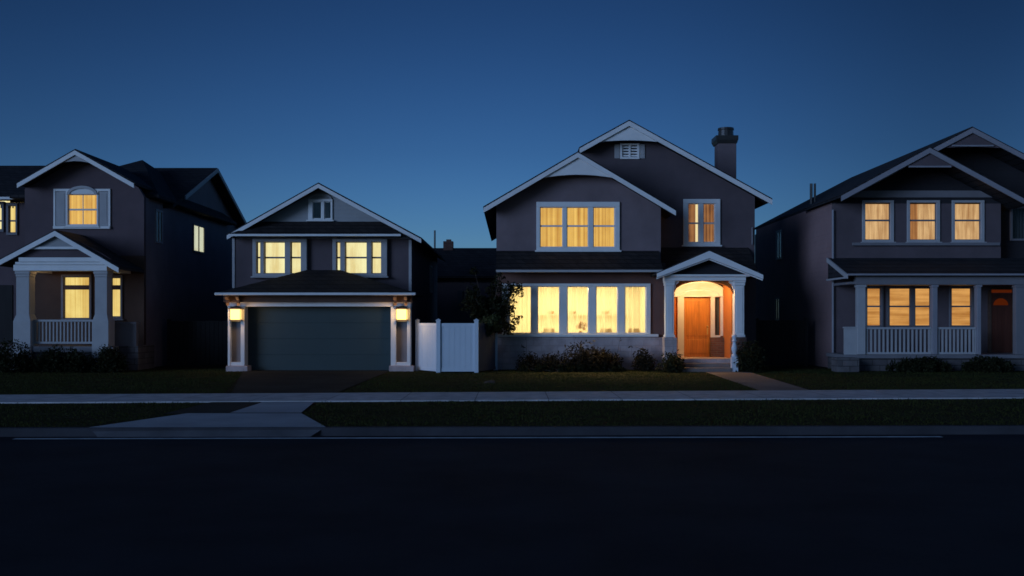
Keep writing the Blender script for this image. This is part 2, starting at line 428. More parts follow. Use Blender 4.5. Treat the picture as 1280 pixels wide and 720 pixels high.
def rail_with_balusters(root, xa, xb, y, z0, z1, n, mat, w=.035):
    r = MB()
    r.box(xa-.01, xa+.02, y-.03, y+.03, z0+.01, z1-.01); r.box(xb-.02, xb+.01, y-.03, y+.03, z0+.01, z1-.01); r.box(xa, xb, y-.05, y+.05, z1-.07, z1); r.box(xa, xb, y-.035, y+.035, z0, z0+.07)
    o = r.build('railing', mat, root, bevel=.006)
    for i in range(n):
        x = xa + (xb-xa)*(i+.5)/n
        b = MB().box(x-w/2, x+w/2, y-w/2, y+w/2, z0+.07, z1-.07)
        adopt_sub(b.build('baluster', mat), o)
    return o

def side_window(root, xw, face, ya, yb, z0, z1, frame, cloth=None, split=True):
    """window in a wall that runs away from the street; face +1 looks to +x"""
    b = MB(); t = .05
    e = xw + face*.05; i_ = xw - face*.02
    w = .07
    b.box(i_, e, ya-w, yb+w, z1, z1+w); b.box(i_, e, ya-w, yb+w, z0-w, z0)
    b.box(i_, e-face*.004, ya-w, ya, z0, z1); b.box(i_, e-face*.004, yb, yb+w, z0, z1)
    if split: b.box(i_, e-face*.012, (ya+yb)/2-.03, (ya+yb)/2+.03, z0, z1)
    o = b.build('window', M[frame], root)
    g = MB().box(xw+face*.012, xw+face*.018, ya+.002, yb-.002, z0+.002, z1-.002); adopt_sub(g.build('pane', M['pane']), o)
    c = MB().box(xw+face*.002, xw+face*.006, ya, yb, z0, z1); adopt_sub(c.build('blind', M[cloth or 'dark_room']), o)
    return o

# ================================================================== SETTING
def strip_xy(name, pts_near, pts_far, z, mat, thick=None):
    mb = MB()
    for i in range(len(pts_near)-1):
        a, b, c, d = pts_near[i], pts_near[i+1], pts_far[i+1], pts_far[i]
        if thick:
            mb.hexa([(a[0],a[1],z-thick),(b[0],b[1],z-thick),(c[0],c[1],z-thick),(d[0],d[1],z-thick),
                     (a[0],a[1],z),(b[0],b[1],z),(c[0],c[1],z),(d[0],d[1],z)])
        else:
            mb.face([(a[0],a[1],z),(b[0],b[1],z),(c[0],c[1],z),(d[0],d[1],z)])
    return structure(mb.build(name, mat))
kerb_y = lambda x: 15.70 + .022*x
walk_near = lambda x: 20.80 + .062*x
walk_far = lambda x: 23.10 + .078*x
structure(MB().build('unused', M['earth'])) if False else None
g = MB(); g.face([(-500,-120,-.20),(500,-120,-.20),(500,900,-.20),(-500,900,-.20)]); structure(g.build('ground', M['earth']))
XL = 70
strip_xy('road', [(-XL*2,-40),(XL*2,-40)], [(-XL*2,kerb_y(-XL*2)),(XL*2,kerb_y(XL*2))], -.12, M['asphalt'])
strip_xy('kerb', [(-XL,kerb_y(-XL)-.02),(XL,kerb_y(XL)-.02)], [(-XL,kerb_y(-XL)+.14),(XL,kerb_y(XL)+.14)], .008, M['kerb'], .20)
strip_xy('lawn', [(-XL*2,kerb_y(-XL*2)+.05),(XL*2,kerb_y(XL*2)+.05)], [(-XL*2,420),(XL*2,420)], 0.0, M['soil'], .15)
strip_xy('sidewalk', [(-XL,walk_near(-XL)),(XL,walk_near(XL))], [(-XL,walk_far(-XL)),(XL,walk_far(XL))], .03, M['concrete'], .1)
ly = lambda x: 15.30 + .020*x
strip_xy('road_line', [(-7.4,ly(-7.4)),(6.5,ly(6.5))], [(-7.4,ly(-7.4)+.13),(6.5,ly(6.5)+.13)], -.115, M['paint'])
# driveway of the garage, its crossing of the verge and the flared apron
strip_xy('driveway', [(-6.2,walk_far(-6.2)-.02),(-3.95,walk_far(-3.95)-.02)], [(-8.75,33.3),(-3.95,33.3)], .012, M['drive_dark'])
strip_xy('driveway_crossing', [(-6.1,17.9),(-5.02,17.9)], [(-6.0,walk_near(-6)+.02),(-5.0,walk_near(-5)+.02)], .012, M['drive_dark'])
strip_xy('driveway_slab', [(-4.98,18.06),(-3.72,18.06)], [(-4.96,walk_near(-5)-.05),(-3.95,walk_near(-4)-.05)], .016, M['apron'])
ap = MB()
ap.face([(-6.45,15.62,.014),(-2.85,15.68,.014),(-3.70,17.98,.014),(-5.70,17.98,.014)])
lip = MB(); lip.face([(-6.45,15.615,.0135),(-6.25,15.44,-.114),(-3.05,15.47,-.114),(-2.85,15.675,.0135)])
structure(ap.build('driveway_apron', M['apron'])); structure(lip.build('driveway_lip', M['gutter_concrete']))
# walk to the front door
p = [G(858,459), G(908,459), G(1012,488.5), G(948,488.5)]
fw = MB(); fw.face([(p[0][0],32.4,.012),(p[1][0],32.4,.012),(p[2][0],walk_far(p[2][0])-.02,.012),(p[3][0],walk_far(p[3][0])-.02,.012)])
structure(fw.build('front_path', M['path_brown']))

# grass: uncountable blades, one object
def in_poly(x, y, poly):
    c = np.zeros(len(x), bool); j = len(poly)-1
    for i in range(len(poly)):
        xi, yi = poly[i]; xj, yj = poly[j]
        c ^= ((yi > y) != (yj > y)) & (x < (xj-xi)*(y-yi)/(yj-yi+1e-12) + xi)
        j = i
    return c
def grass():
    n = 230000
    x = RNG.uniform(-19, 19, n); y = RNG.uniform(15.8, 34.6, n)
    keep = (np.abs(x) < y*.56+1) & ((y > kerb_y(x)+.16))
    keep &= ~((y > walk_near(x)-.01) & (y < walk_far(x)+.01))
    keep &= ~in_poly(x, y, [(-6.25,22),(-3.9,22),(-3.9,34),(-8.8,34)])
    keep &= ~in_poly(x, y, [(-6.1,17.8),(-3.7,17.8),(-3.9,21.5),(-6.0,21.5)])
    keep &= ~in_poly(x, y, [(-6.75,15.5),(-2.85,15.5),(-3.65,18.05),(-5.75,18.05)])
    keep &= ~in_poly(x, y, [(p[0][0],32.6),(p[1][0],32.6),(p[2][0],22),(p[3][0],22)])
    x, y = x[keep], y[keep]; n = len(x)
    patch = .75 + .35*np.sin(x*1.7+np.cos(y*1.3)*2)*np.sin(y*2.1+x*.4)
    h = RNG.uniform(.02, .048, n)*patch; w = RNG.uniform(.006, .012, n)
    a = RNG.uniform(0, 2*np.pi, n); lean = RNG.normal(0, .022, (n, 2))
    v = np.zeros((n, 3, 3), np.float32)
    v[:,0] = np.stack([x-np.cos(a)*w, y-np.sin(a)*w, np.zeros(n)], 1)
    v[:,1] = np.stack([x+np.cos(a)*w, y+np.sin(a)*w, np.zeros(n)], 1)
    v[:,2] = np.stack([x+lean[:,0], y+lean[:,1], h], 1)
    return tri_mesh('grass', v.reshape(-1,3), 3, M['grass'])
def tri_mesh(name, v, k, mat, parent=None):
    me = bpy.data.meshes.new(name); nv = len(v); nf = nv//k
    me.vertices.add(nv); me.vertices.foreach_set('co', v.astype(np.float32).ravel())
    me.loops.add(nv); me.loops.foreach_set('vertex_index', np.arange(nv, dtype=np.int32))
    me.polygons.add(nf); me.polygons.foreach_set('loop_start', np.arange(0, nv, k, dtype=np.int32))
    me.polygons.foreach_set('loop_total', np.full(nf, k, dtype=np.int32))
    me.update(calc_edges=True); me.validate()
    me.materials.append(mat)
    o = bpy.data.objects.new(name, me); COL.objects.link(o)
    if parent is not None: adopt(o, parent)
    return o
go = grass(); go['kind'] = 'stuff'; go['label'] = 'short dark green grass of the front lawns and verge'; go['category'] = 'grass'

def leaves(clumps, n, size, sq=(1,1,1)):
    """clumps: rows of x, y, z, radius; returns quads of pointed leaves"""
    clumps = np.asarray(clumps); w = clumps[:,3]**2; w = w/w.sum()
    idx = RNG.choice(len(clumps), n, p=w)
    d = RNG.normal(0, 1, (n,3)); d /= np.linalg.norm(d, axis=1)[:,None]
    r = clumps[idx,3]*RNG.uniform(.25, 1.08, n)**.6
    c = clumps[idx,:3] + d*r[:,None]*np.array(sq)
    u = RNG.normal(0, 1, (n,3)); u /= np.linalg.norm(u, axis=1)[:,None]
    t = RNG.normal(0, 1, (n,3)); w2 = np.cross(u, t); w2 /= np.linalg.norm(w2, axis=1)[:,None]
    s = size*RNG.uniform(.6, 1.3, n)[:,None]
    v = np.stack([c-u*s, c-w2*s*.42+u*s*.1, c+u*s, c+w2*s*.42+u*s*.1], 1)
    v[:,:,2] = np.maximum(v[:,:,2], .01)
    return v.reshape(-1,3)
def bush(label, cx, cy, rx, ry, h, n, mat='leaf', size=.05, nclump=16, z0=0.0, group='shrubs in front of the houses', name='shrub', spiky=0):
    root = thing(name, label, 'shrub', (cx, cy, z0), group)
    cl = []
    for i in range(nclump):
        a = random.random()*2*math.pi; rr = math.sqrt(random.random())
        x = cx+math.cos(a)*rx*rr*.8; y = cy+math.sin(a)*ry*rr*.8
        top = h*(1-.45*rr*rr)*random.uniform(.72,1.0)
        rad = h*random.uniform(.2,.34)
        z = z0 + max(rad*.7, top-rad)
        cl.append((x, y, z, rad))
        cl.append((x, y, z0 + (z-z0)*.45, rad*1.1))
    st = MB()
    for c in cl[::4]:
        st.tube((cx+(c[0]-cx)*.25, cy+(c[1]-cy)*.25, z0-.03), (c[0],c[1],c[2]), .018, .006, 5)
    for k in range(spiky):
        a = random.uniform(-1,1)*rx*.9
        x2 = cx+a; zz = z0+h*random.uniform(.9,1.28)
        st.tube((x2*.9+cx*.1, cy, z0+h*.4), (x2, cy+random.uniform(-.1,.1), zz), .008, .003, 4)
        cl.append((x2, cy, zz-.05, .06))
    tri_mesh('foliage', leaves(cl, n, size), 4, M[mat], root)
    st.build('stems', M['bark'], root)
    return root

# ================================================================== LEFT GREY HOUSE WITH PORCH
h1 = thing('house', 'dark grey two-storey house at the left edge with gabled porch on white pillars', 'house', (-14.7, 35, 0), 'houses along the street')
D = 35.0
wl, wr = X(31,D), X(180,D)
# upper front wall with its arched, shuttered window
holes = [window(h1, D, (83,124,239,283), [(85.5,121.5)], (243,281), rail=262, cloth='glow_tan' if False else 'glow_amber', muntin=2, label='amber lit window under a small arch')]
pl = holes[0]
ra, rl, rr_ = (X(94,34.4), Z(186,34.4)), (X(21,34.4), Z(227.5,34.4)), (X(168.5,34.4), Z(227.5,34.4))
s1 = (ra[1]-rl[1])/(ra[0]-rl[0])
gz = lambda x: ra[1]-.14-abs(x-ra[0])*s1
xr = rr_[0]-.1
porch_holes = [window(h1, D, (77,115,343,400.5), [(80,112)], (346,398), rail=None, frame='trim_grey', cloth='glow_yellow', sill=False, label='tall porch window glowing yellow'),
               window(h1, D, (137,153.5,344,398.5), [(139.5,151)], (347,396), frame='trim_grey', cloth='glow_yellow', label='narrow yellow window beside the right pillar')]
for a, b in ((80.2,111.8),(139.7,150.8)): MB().pbox(a,b,356.5,362,D,-.03,.07).build('transom_bar', M['wood_brown'], h1)
# one wall up to the porch roof, one above it
wall(h1, [(wl, 3.85), (wr, 3.85)], 0, D, .2, M['porch_brown'], porch_holes)
wall(h1, [(wl, gz(wl)), (ra[0], gz(ra[0])), (xr, gz(xr)), (wr, 5.86)], 3.85, D, .2, M['stucco_dark'], holes)
# casing: wide white surround with shutters and little arch
c = MB()
c.pbox(67.5,138.5,282.8,286.2,D,-.09,.0)
c.pbox(67.5,138.5,236.2,239.2,D,-.05,.0)
c.pbox(67.5,70,239.2,282.8,D,-.05,.0); c.pbox(136,138.5,239.2,282.8,D,-.05,.0)
c.build('window_surround', M['trim'], h1, bevel=.006)
for a, b in ((70.5,82.5),(124.5,135.5)):
    s = MB(); s.pbox(a,b,239.7,282.3,D,-.035,.0)
    for k in range(14):
        y0 = 242+k*2.75; s.pbox(a+1.6,b-1.6,y0,y0+1.7,D,-.048,-.034)
    s.build('shutter', M['trim_dim'], h1)
ar = MB(); n = 12
top = [(X(103.5,D)+math.cos(math.pi*(1-i/n))*.52, Z(243.5,D)+math.sin(math.pi*(1-i/n))*.30) for i in range(n+1)]
bot = [(X(103.5,D)+math.cos(math.pi*(1-i/n))*.43, Z(243.5,D)+math.sin(math.pi*(1-i/n))*.205) for i in range(n+1)]
ar.strip(top, bot, D-.09, D-.052); ar.build('window_arch', M['trim_dim'], h1)
# front gable
gable_roof(h1, rl, ra, rr_, 34.4, 38.5, .1, M['shingle'])
rake(h1, (rl[0]+.02,rl[1]), ra, (rr_[0]-.02,rr_[1]), 34.36, .15, M['trim'], drop=.055)
apex_panel(h1, (ra[0], ra[1]-.2), .42, .02, s1, 34.42, M['trim_dim'], .05)
# hip roof over the block
def hip(root, x0, x1, y0, y1, ze, apex, mat, t=.12, name='roof', apex2=None):
    mb = MB(); A = apex; B = apex2 or apex
    c = [(x0,y0,ze),(x1,y0,ze),(x1,y1,ze),(x0,y1,ze)]
    d = [(x,y,z-t) for x,y,z in c]
    mb.face([c[0],c[1],B,A] if B != A else [c[0],c[1],A]); mb.face([c[1],c[2],B]); mb.face([c[2],c[3],A,B] if B != A else [c[2],c[3],A]); mb.face([c[3],c[0],A])
    for i in range(4):
        j = (i+1)%4; mb.face([d[i],d[j],c[j],c[i]])
    mb.face(d[::-1])
    return mb.build(name, mat, root)
hip(h1, X(10,35.3), -12.22, 35.4, 45.5, 5.98, (-14.8, 41, 8.06), M['shingle'])
# side walls of the front block, rear wing with gable end to the right
for a in (wr-.2, wl): MB().box(a, a+.2, 35.2, 37.4, 0, 5.86).build('wall', M['stucco_wing'], h1)
wx = -12.66
g1 = MB()
g1.ngon_x([(37.42,0),(47.2,0),(47.2,5.9),(42.4,7.80),(37.42,5.9)], wx-.2, wx)
g1.build('wall', M['stucco_wing'], h1)
rf = MB()
def slope_box(mb, x0, x1, ya, za, yb, zb, t):
    mb.hexa([(x0,ya,za-t),(x1,ya,za-t),(x1,yb,zb-t),(x0,yb,zb-t),(x0,ya,za),(x1,ya,za),(x1,yb,zb),(x0,yb,zb)])
slope_box(rf, -19, wx+.45, 36.9, 5.80, 42.4, 7.95, .12); slope_box(rf, -19, wx+.45, 47.8, 5.80, 42.4, 7.95, .12)
rf.build('roof', M['shingle'], h1)
bb = MB()
slope_box(bb, wx+.452, wx+.50, 38.2, 6.29, 42.4, 7.93, .16); slope_box(bb, wx+.452, wx+.50, 47.8, 5.78, 42.4, 7.93, .16)
bb.build('bargeboard', M['trim_dim'], h1)
side_window(h1, wx, 1, 40.65, 42.0, 4.42, 5.42, 'trim_grey', 'glow_pale')
side_window(h1, wr, 1, 36.15, 36.7, 4.45, 5.5, 'trim_dim')
# left wing
D2 = 36.6
lh = [window(h1, D2, (8.5,22.5,254,294), [(11.5,20)], (257,291), rail=276, frame='trim_grey', cloth='glow_yellow', sill=False, label='slim yellow window at the far left'),
      window(h1, D2, (-16,5.5,252,290), [(-13,2.8)], (255,287), rail=276, frame='trim_grey', cloth='glow_cream', sill=False)]
wall(h1, [(-20.5, 5.85), (X(34,D2), 5.85)], 0, D2, .2, M['stucco_dark'], lh)
rf = MB(); slope_box(rf, -20.8, -16.4, 36.1, Z(246,36.1), 40.4, Z(207,40.4), .12); slope_box(rf, -20.8, -16.4, 45, 5.9, 40.4, Z(207,40.4), .12)
rf.build('roof', M['shingle'], h1)
MB().box(-20.8, X(32,36.05), 36.0, 36.095, Z(249.2,36.05), Z(246.2,36.05)).build('gutter', M['trim'], h1)
MB().box(-20.5, -12.66, 47.0, 47.2, 0, 5.9).build('wall', M['stucco_dark'], h1)
# porch: gable roof, pediment, beam, pillars, floor, rails
pa, pll, prr = (X(69,32.8), Z(287,32.8)), (X(-9,32.8), Z(328,32.8)), (X(149,32.8), Z(333,32.8))
gable_roof(h1, pll, pa, prr, 32.8, 35.0, .1, M['shingle'])
rake(h1, (pll[0]+.01,pll[1]), pa, (prr[0]-.01,prr[1]), 32.76, .16, M['trim'], drop=.045)
sp_ = (pa[1]-pll[1])/(pa[0]-pll[0])
D = 32.9
tb = MB(); tb.prism([(X(38,D),Z(309,D)),(X(102,D),Z(309,D)),(X(69,D),Z(291.5,D))], D, D+.05); tb.build('gable_panel', M['siding_pale'], h1)
pd = MB(); pd.pbox(36,105,308.5,311.6,D,-.06,.06); pd.build('pediment_trim', M['trim'], h1, bevel=.006)
pw = MB(); pw.prism([(X(5,D),Z(324,D)),(X(138,D),Z(324,D)),(X(128,D),Z(317.5,D)),(X(106,D),Z(306,D)),(X(69,D),Z(288.5,D)),(X(34,D),Z(306,D))], D+.06, D+.16); pw.build('pediment', M['stucco_dark'], h1)
bm = MB(); bm.pbox(25,130,322,327.5,D,-.10,.45); bm.pbox(20,132,327.5,331,D,-.06,.42); bm.pbox(17,134,331,338.5,D,-.02,.38)
bm.box(X(133,D)-.30, X(133,D), D+.38, 35, Z(338.5,D), Z(328,D)); bm.box(X(17,D), X(17,D)+.30, D+.38, 35, Z(338.5,D), Z(328,D))
bm.build('porch_beam', M['trim'], h1, bevel=.008)
for a, b in ((19,35.5),(117.5,133)):
    m_ = (a+b)/2; w = (b-a)/2
    pp = MB()
    pp.pbox(m_-w-1.2, m_+w+1.2, 338.6, 342.5, D, .02, .50); pp.pbox(m_-w-.4, m_+w+.4, 342.5, 346, D, .045, .475)
    zt, zb = Z(346,D), Z(393,D)
    x0, x1 = X(m_-w,D), X(m_+w,D)
    pp.box(x0, x1, D+.06, D+.46, zb, zt)
    fl = .07
    pp.hexa([(x0-fl,D+.0,zb-.22),(x1+fl,D+.0,zb-.22),(x1+fl,D+.52,zb-.22),(x0-fl,D+.52,zb-.22),(x0,D+.06,zb),(x1,D+.06,zb),(x1,D+.46,zb),(x0,D+.46,zb)])
    pp.box(x0-fl, x1+fl, D, D+.52, .0, zb-.22)
    pp.build('pillar', M['trim_dim'], h1, bevel=.012)
rail_with_balusters(h1, X(38,D), X(114.5,D), D+.25, Z(430,D), Z(399.5,D), 17, M['trim_dim'], .045)
pf = MB(); pf.box(X(-6,D), X(140,D), D+.06, 35, .62, .80); pf.build('porch_floor', M['trim_grey'], h1)
pb = MB(); pb.box(X(-4,D), X(137.5,D), D+.12, 34.9, 0, .62); pb.build('porch_base', M['stone_dim'], h1)
lw = MB(); lw.box(X(137,33.5), X(173,33.8), 33.6, 33.8, .80, Z(405,33.6)); lw.box(X(136.5,33.5), X(173.8,33.8), 33.55, 33.85, Z(405,33.6), Z(402.5,33.6)); lw.build('low_wall', M['trim_grey'], h1)
fb = MB(); fb.box(X(138.5,33), X(188,34.6), 33.45, 34.98, 0, .80); fb.build('foundation', M['stone_dim'], h1)
pc = MB(); pc.box(X(18,D)+.302, X(132,D)-.05, D+.47, 34.98, 3.42, 3.46); pc.build('porch_ceiling', M['trim_grey'], h1)
cl_ = MB(); cl_.lathe(-15.2, 33.6, [(.07,3.42),(.08,3.39),(.07,3.34),(.01,3.32)]); cl_.build('ceiling_lamp', M['glow_gap'], h1)
lamp('porch_light', (-15.2, 33.75, 3.25), 5, WARM)
hd = MB(); hd.box(X(-10,D2), X(16,D2), D2-.03, D2-.002, .8, 2.9); hd.build('door', M['wood_dark'], h1)

# ================================================================== GARAGE HOUSE
h2 = thing('house', 'small gabled house over a green double garage door with two glowing lanterns', 'house', (-6.5, 35, 0), 'houses along the street')
D = 35.4
wl, wr = X(291.5,D), X(513.5,D)
hh = []
for off, pn in ((0, [(321.5,326.5),(331,357),(364,377)]), (0, [(421,426),(432,459),(465,477)])):
    a = pn[0][0]-4.5; b = pn[-1][1]+7.5
    hh.append(window(h2, D, (a,b,299,345.5), pn, (302.5,342), rail=322, frame='trim_dim', cloth='glow_cream', railmat='trim_grey', depth=.16, pitch=.2,
                     label='three-part cream lit window, left of the pair' if a < 400 else 'three-part cream lit window, right of the pair'))
A2, L2, R2 = (X(398,34.9),Z(228,34.9)), (X(283.5,34.9),Z(292.5,34.9)), (X(527,34.9),Z(297,34.9))
sl, sr = (A2[1]-L2[1])/(A2[0]-L2[0]), (A2[1]-R2[1])/(R2[0]-A2[0])
gl = lambda x: A2[1]-.13-(abs(x-A2[0])*(sl if x < A2[0] else sr))
za = min(gl(wl), gl(wr)) - .03
wall(h2, [(wl,za),(wr,za)], 0, D, .2, M['stucco_slate'], hh)
ah = window(h2, D, (385.5,416,249,275), [(391,402),(405.5,414)], (252,273.5), frame='trim', depth=.05, cloth=None, label='small dark attic window with two panes')
wall(h2, [(wl, gl(wl)),(A2[0],gl(A2[0])),(wr, gl(wr))], za, D, .2, M['siding_pale'], [ah])
MB().box(ah[0]-.1, ah[1]+.1, D+.3, D+.32, ah[2]-.1, ah[3]+.1).build('attic_blind', M['dark_room'], h2)
ac = MB(); n = 10; ctr = X(400.5,D)
ac.strip([(ctr+math.cos(math.pi*(1-i/n))*.40, Z(249,D)+math.sin(math.pi*(1-i/n))*.2) for i in range(n+1)],
         [(ctr+math.cos(math.pi*(1-i/n))*.34, Z(249,D)+math.sin(math.pi*(1-i/n))*.13) for i in range(n+1)], D-.05, D-.005)
ac.build('window_arch', M['trim_dim'], h2)
gable_roof(h2, L2, A2, R2, 34.9, 48.2, .1, M['shingle'])
rake(h2, (L2[0]+.01,L2[1]), A2, (R2[0]-.01,R2[1]), 34.86, .14, M['trim'], drop=.05)
sk = MB(); sk.hexa([(X(287,34.7),34.7,Z(293.3,34.7)),(X(500,34.7),34.7,Z(293.3,34.7)),(X(500,34.7),35.38,Z(293.3,34.7)),(X(287,34.7),35.38,Z(293.3,34.7)),
                    (X(287,34.7),34.7,Z(292,34.7)),(X(500,34.7),34.7,Z(292,34.7)),(X(476,35.38),35.38,Z(277,35.38)),(X(330,35.38),35.38,Z(277,35.38))])
sk.build('skirt_roof', M['shingle_brown'], h2)
MB().box(X(286,34.65), X(501,34.65), 34.60, 34.695, Z(295.2,34.65), Z(292.6,34.65)).build('gutter', M['trim'], h2)
ct = MB(); ct.pbox(290.5,293.5,296,360,D,-.03,.0); ct.pbox(511,514.5,300,366,D,-.03,.0); ct.build('corner_trim', M['trim_dim'], h2)
for bx_ in ((wr-.2, wr, D+.2, 47.8, 0, gl(wr)+.02),(wl, wl+.2, D+.2, 47.8, 0, gl(wl)+.02),(wl, wr, 47.8, 48, 0, 4.5)):
    MB().box(*bx_).build('wall', M['stucco_slate'], h2)
side_window(h2, wr, 1, 43.5, 44.4, 2.9, 3.9, 'trim_dim')
# garage block
D = 33.0
gx0, gx1 = X(288,D), X(511,D)
ex0, ex1 = X(270,32.3), X(519,32.3); ez = Z(366,32.3)
gr = MB()
A, B = (X(383,34.9),34.9,Z(337.5,34.9)), (X(425,34.9),34.9,Z(337.5,34.9))
Ab, Bb = (A[0],35.38,A[2]), (B[0],35.38,B[2])
e0, e1, e2, e3 = (ex0,32.3,ez),(ex1,32.3,ez),(ex1,35.38,ez),(ex0,35.38,ez)
for fc in ([e0,e1,B,A],[e1,e2,Bb,B],[e3,e0,A,Ab],[A,B,Bb,Ab]): gr.face(fc)
lo = [(x,y,z-.06) for x,y,z in (e0,e1,e2,e3)]
gr.face(lo[::-1])
for i in range(4): j=(i+1)%4; gr.face([lo[i],lo[j],(e0,e1,e2,e3)[j],(e0,e1,e2,e3)[i]])
gr.build('garage_roof', M['shingle_brown'], h2)
gt = MB(); gt.box(ex0-.02, ex1+.02, 32.2, 32.297, ez-.075, ez+.005); gt.build('gutter', M['trim'], h2, bevel=.01)
hd = MB(); hd.box(X(279,32.6), X(515,32.6), 32.62, 33.10, Z(377.4,32.62), ez-.065); hd.build('garage_header', M['wood_brown'], h2)
ht = MB(); ht.pbox(303,492,377.6,383.2,D,-.18,.2); ht.build('garage_trim', M['trim'], h2, bevel=.008)
gd = MB(); gd.pbox(304,491.5,383,463.6,D,.30,.36)
for r_ in range(4):
    y0 = 384.0+r_*20.0
    gd.pbox(305,490.5,y0,y0+19.4,D,.292,.301)
gd.build('garage_door', M['garage_green'], h2, bevel=.006)
for s_, (a, b) in enumerate(((286,307),(489,513.5))):
    pp = MB()
    pp.pbox(a,a+(3.2 if s_==0 else 6.5),383.3,457,D,-.12,.3); pp.pbox(b-(5 if s_==0 else 4.2),b,383.3,457,D,-.12,.3)
    pp.pbox(a+(3.2 if s_==0 else 6.5),b-(5 if s_==0 else 4.2),452.5,457,D,-.10,.3); pp.pbox(a-.5,b+.5,377.6,383.2,D,-.145,.3) if s_ else pp.pbox(a-.5,302.9,377.6,383.2,D,-.145,.3)
    pp.pbox(a+(3.2 if s_==0 else 6.5),b-(5 if s_==0 else 4.2),383.3,452.5,D,.12,.3)
    o = pp.build('pillar', M['trim'], h2, bevel=.008)
    pn = MB(); pn.pbox(a+(3.3 if s_==0 else 6.6),b-(5.1 if s_==0 else 4.3),402,452.4,D,.06,.118); adopt_sub(pn.build('pillar_panel', M['trim_grey']), o)
    bs = MB(); bs.pbox(a-2,b+4,457.1,465,D-.06,-.16,.34); adopt_sub(bs.build('pillar_base', M['stone'], bevel=.01), o)
    lx = (a+(3.2 if s_==0 else 6.5)+b-(5 if s_==0 else 4.2))/2
    lantern(h2, lx, 386.5, 399.5, .36, D-.10, 'glow_lamp')
    lamp('lantern_light', (X(lx,D), D-.40, Z(393,D)), 24, (1.0,.62,.28), .12)
    # carved brackets under the eave
    for o_ in (-.17, .17):
        bk = MB(); cx_ = X(lx,D)+o_
        bk.ngon_x([(32.615,ez-.40),(32.615,ez-.085),(32.38,ez-.085),(32.38,ez-.13),(32.46,ez-.20),(32.52,ez-.22),(32.55,ez-.32)], cx_-.045, cx_+.045)
        bk.build('bracket', M['wood_brown'], h2)
for a in (gx0, gx1-.15): MB().box(a, a+.15, D+.3, 35.38, 0, ez-.062).build('wall', M['stucco_slate'], h2)
# ================================================================== MAIN HOUSE WITH CHIMNEY
h3 = thing('house', 'large two-gabled house with tall chimney, five-pane yellow front window and orange front door', 'house', (4, 35, 0), 'houses along the street')
D = 34.0
wl, wr = X(621.5,D), X(832,D)
bay = window(h3, D, (627.5,813,354.5,418), [(637,664),(672,699.5),(709,735.5),(745,772),(781,807.5)], (358,416.5), frame='trim', cloth='sheer', sill=False, depth=.08, pitch=.16, label='wide five-pane window glowing pale yellow')
wall(h3, [(wl, 3.55),(wr, 3.55)], Z(421,D), D, .2, M['warm_lit_wall'], [bay])
st = MB(); st.box(wl-.05, wr+.02, D-.14, D+.2, 0, Z(421.2,D)); st.build('stone_base', M['stone'], h3)
si = MB(); si.box(wl-.03, X(822,D), D-.24, D+.02, Z(421,D), Z(417.6,D)); si.build('window_sill', M['trim'], h3, bevel=.01)
# skirt roofs
sk = MB()
zt, zb = Z(313.5,34.4), Z(337.0,33.3)
def skirt(mb, x0, x1, yf, zf, yb, zb_, t=.05):
    mb.hexa([(x0,yf,zf-t),(x1,yf,zf-t),(x1,yb,zf-t),(x0,yb,zf-t),(x0,yf,zf),(x1,yf,zf),(x1,yb,zb_),(x0,yb,zb_)])
skirt(sk, X(620.5,33.3)-.02, X(829,33.3), 33.3, zb, 34.38, zt)
skirt(sk, X(829,33.3)+.002, X(947,34.6), 34.5, Z(339,34.5), 35.98, Z(309.5,35.98))
skirt(sk, X(829,33.3)-.3, X(829,33.3)+.5, 33.6, zb-.03, 35.9, zb+.62)
sk.build('skirt_roof', M['shingle_brown'], h3)
gt = MB(); gt.box(X(620,33.2), X(829,33.2), 33.2, 33.297, zb-.085, zb-.01); gt.build('gutter', M['trim_dim'], h3)
gt = MB(); gt.box(X(930,34.4), X(947,34.6), 34.42, 34.497, Z(339,34.5)-.08, Z(339,34.5)-.005); gt.build('gutter', M['trim_grey'], h3)
# upper left block
D = 34.4
ul, ur = X(620.5,D), X(826,D)
A3, L3, R3 = (X(722.5,33.8),Z(189,33.8)), (X(604,33.8),Z(258,33.8)), (X(845,33.8),Z(261.5,33.8))
sl, sr = (A3[1]-L3[1])/(A3[0]-L3[0]), (A3[1]-R3[1])/(R3[0]-A3[0])
gl = lambda x: A3[1]-.13-(abs(x-A3[0])*(sl if x < A3[0] else sr))
uw = window(h3, D, (670.5,774.5,252.5,313), [(675,703.5),(708.5,735.5),(741.5,768.5)], (259,309), rail=282.5, frame='trim', cloth='glow_amber', depth=.07, pitch=.09, label='three-pane amber window in the front gable')
wall(h3, [(ul,gl(ul)),(A3[0],gl(A3[0])),(ur,gl(ur))], 3.2, D, .2, M['stucco_mauve'], [uw])
gable_roof(h3, L3, A3, R3, 33.8, 47.5, .1, M['shingle'])
rake(h3, (L3[0]+.01,L3[1]), A3, (R3[0]-.01,R3[1]), 33.76, .16, M['trim'], drop=.05)
apex_panel(h3, (A3[0],A3[1]-.19), 1.12, .02, (sl+sr)/2, 33.84, M['trim'], .10)
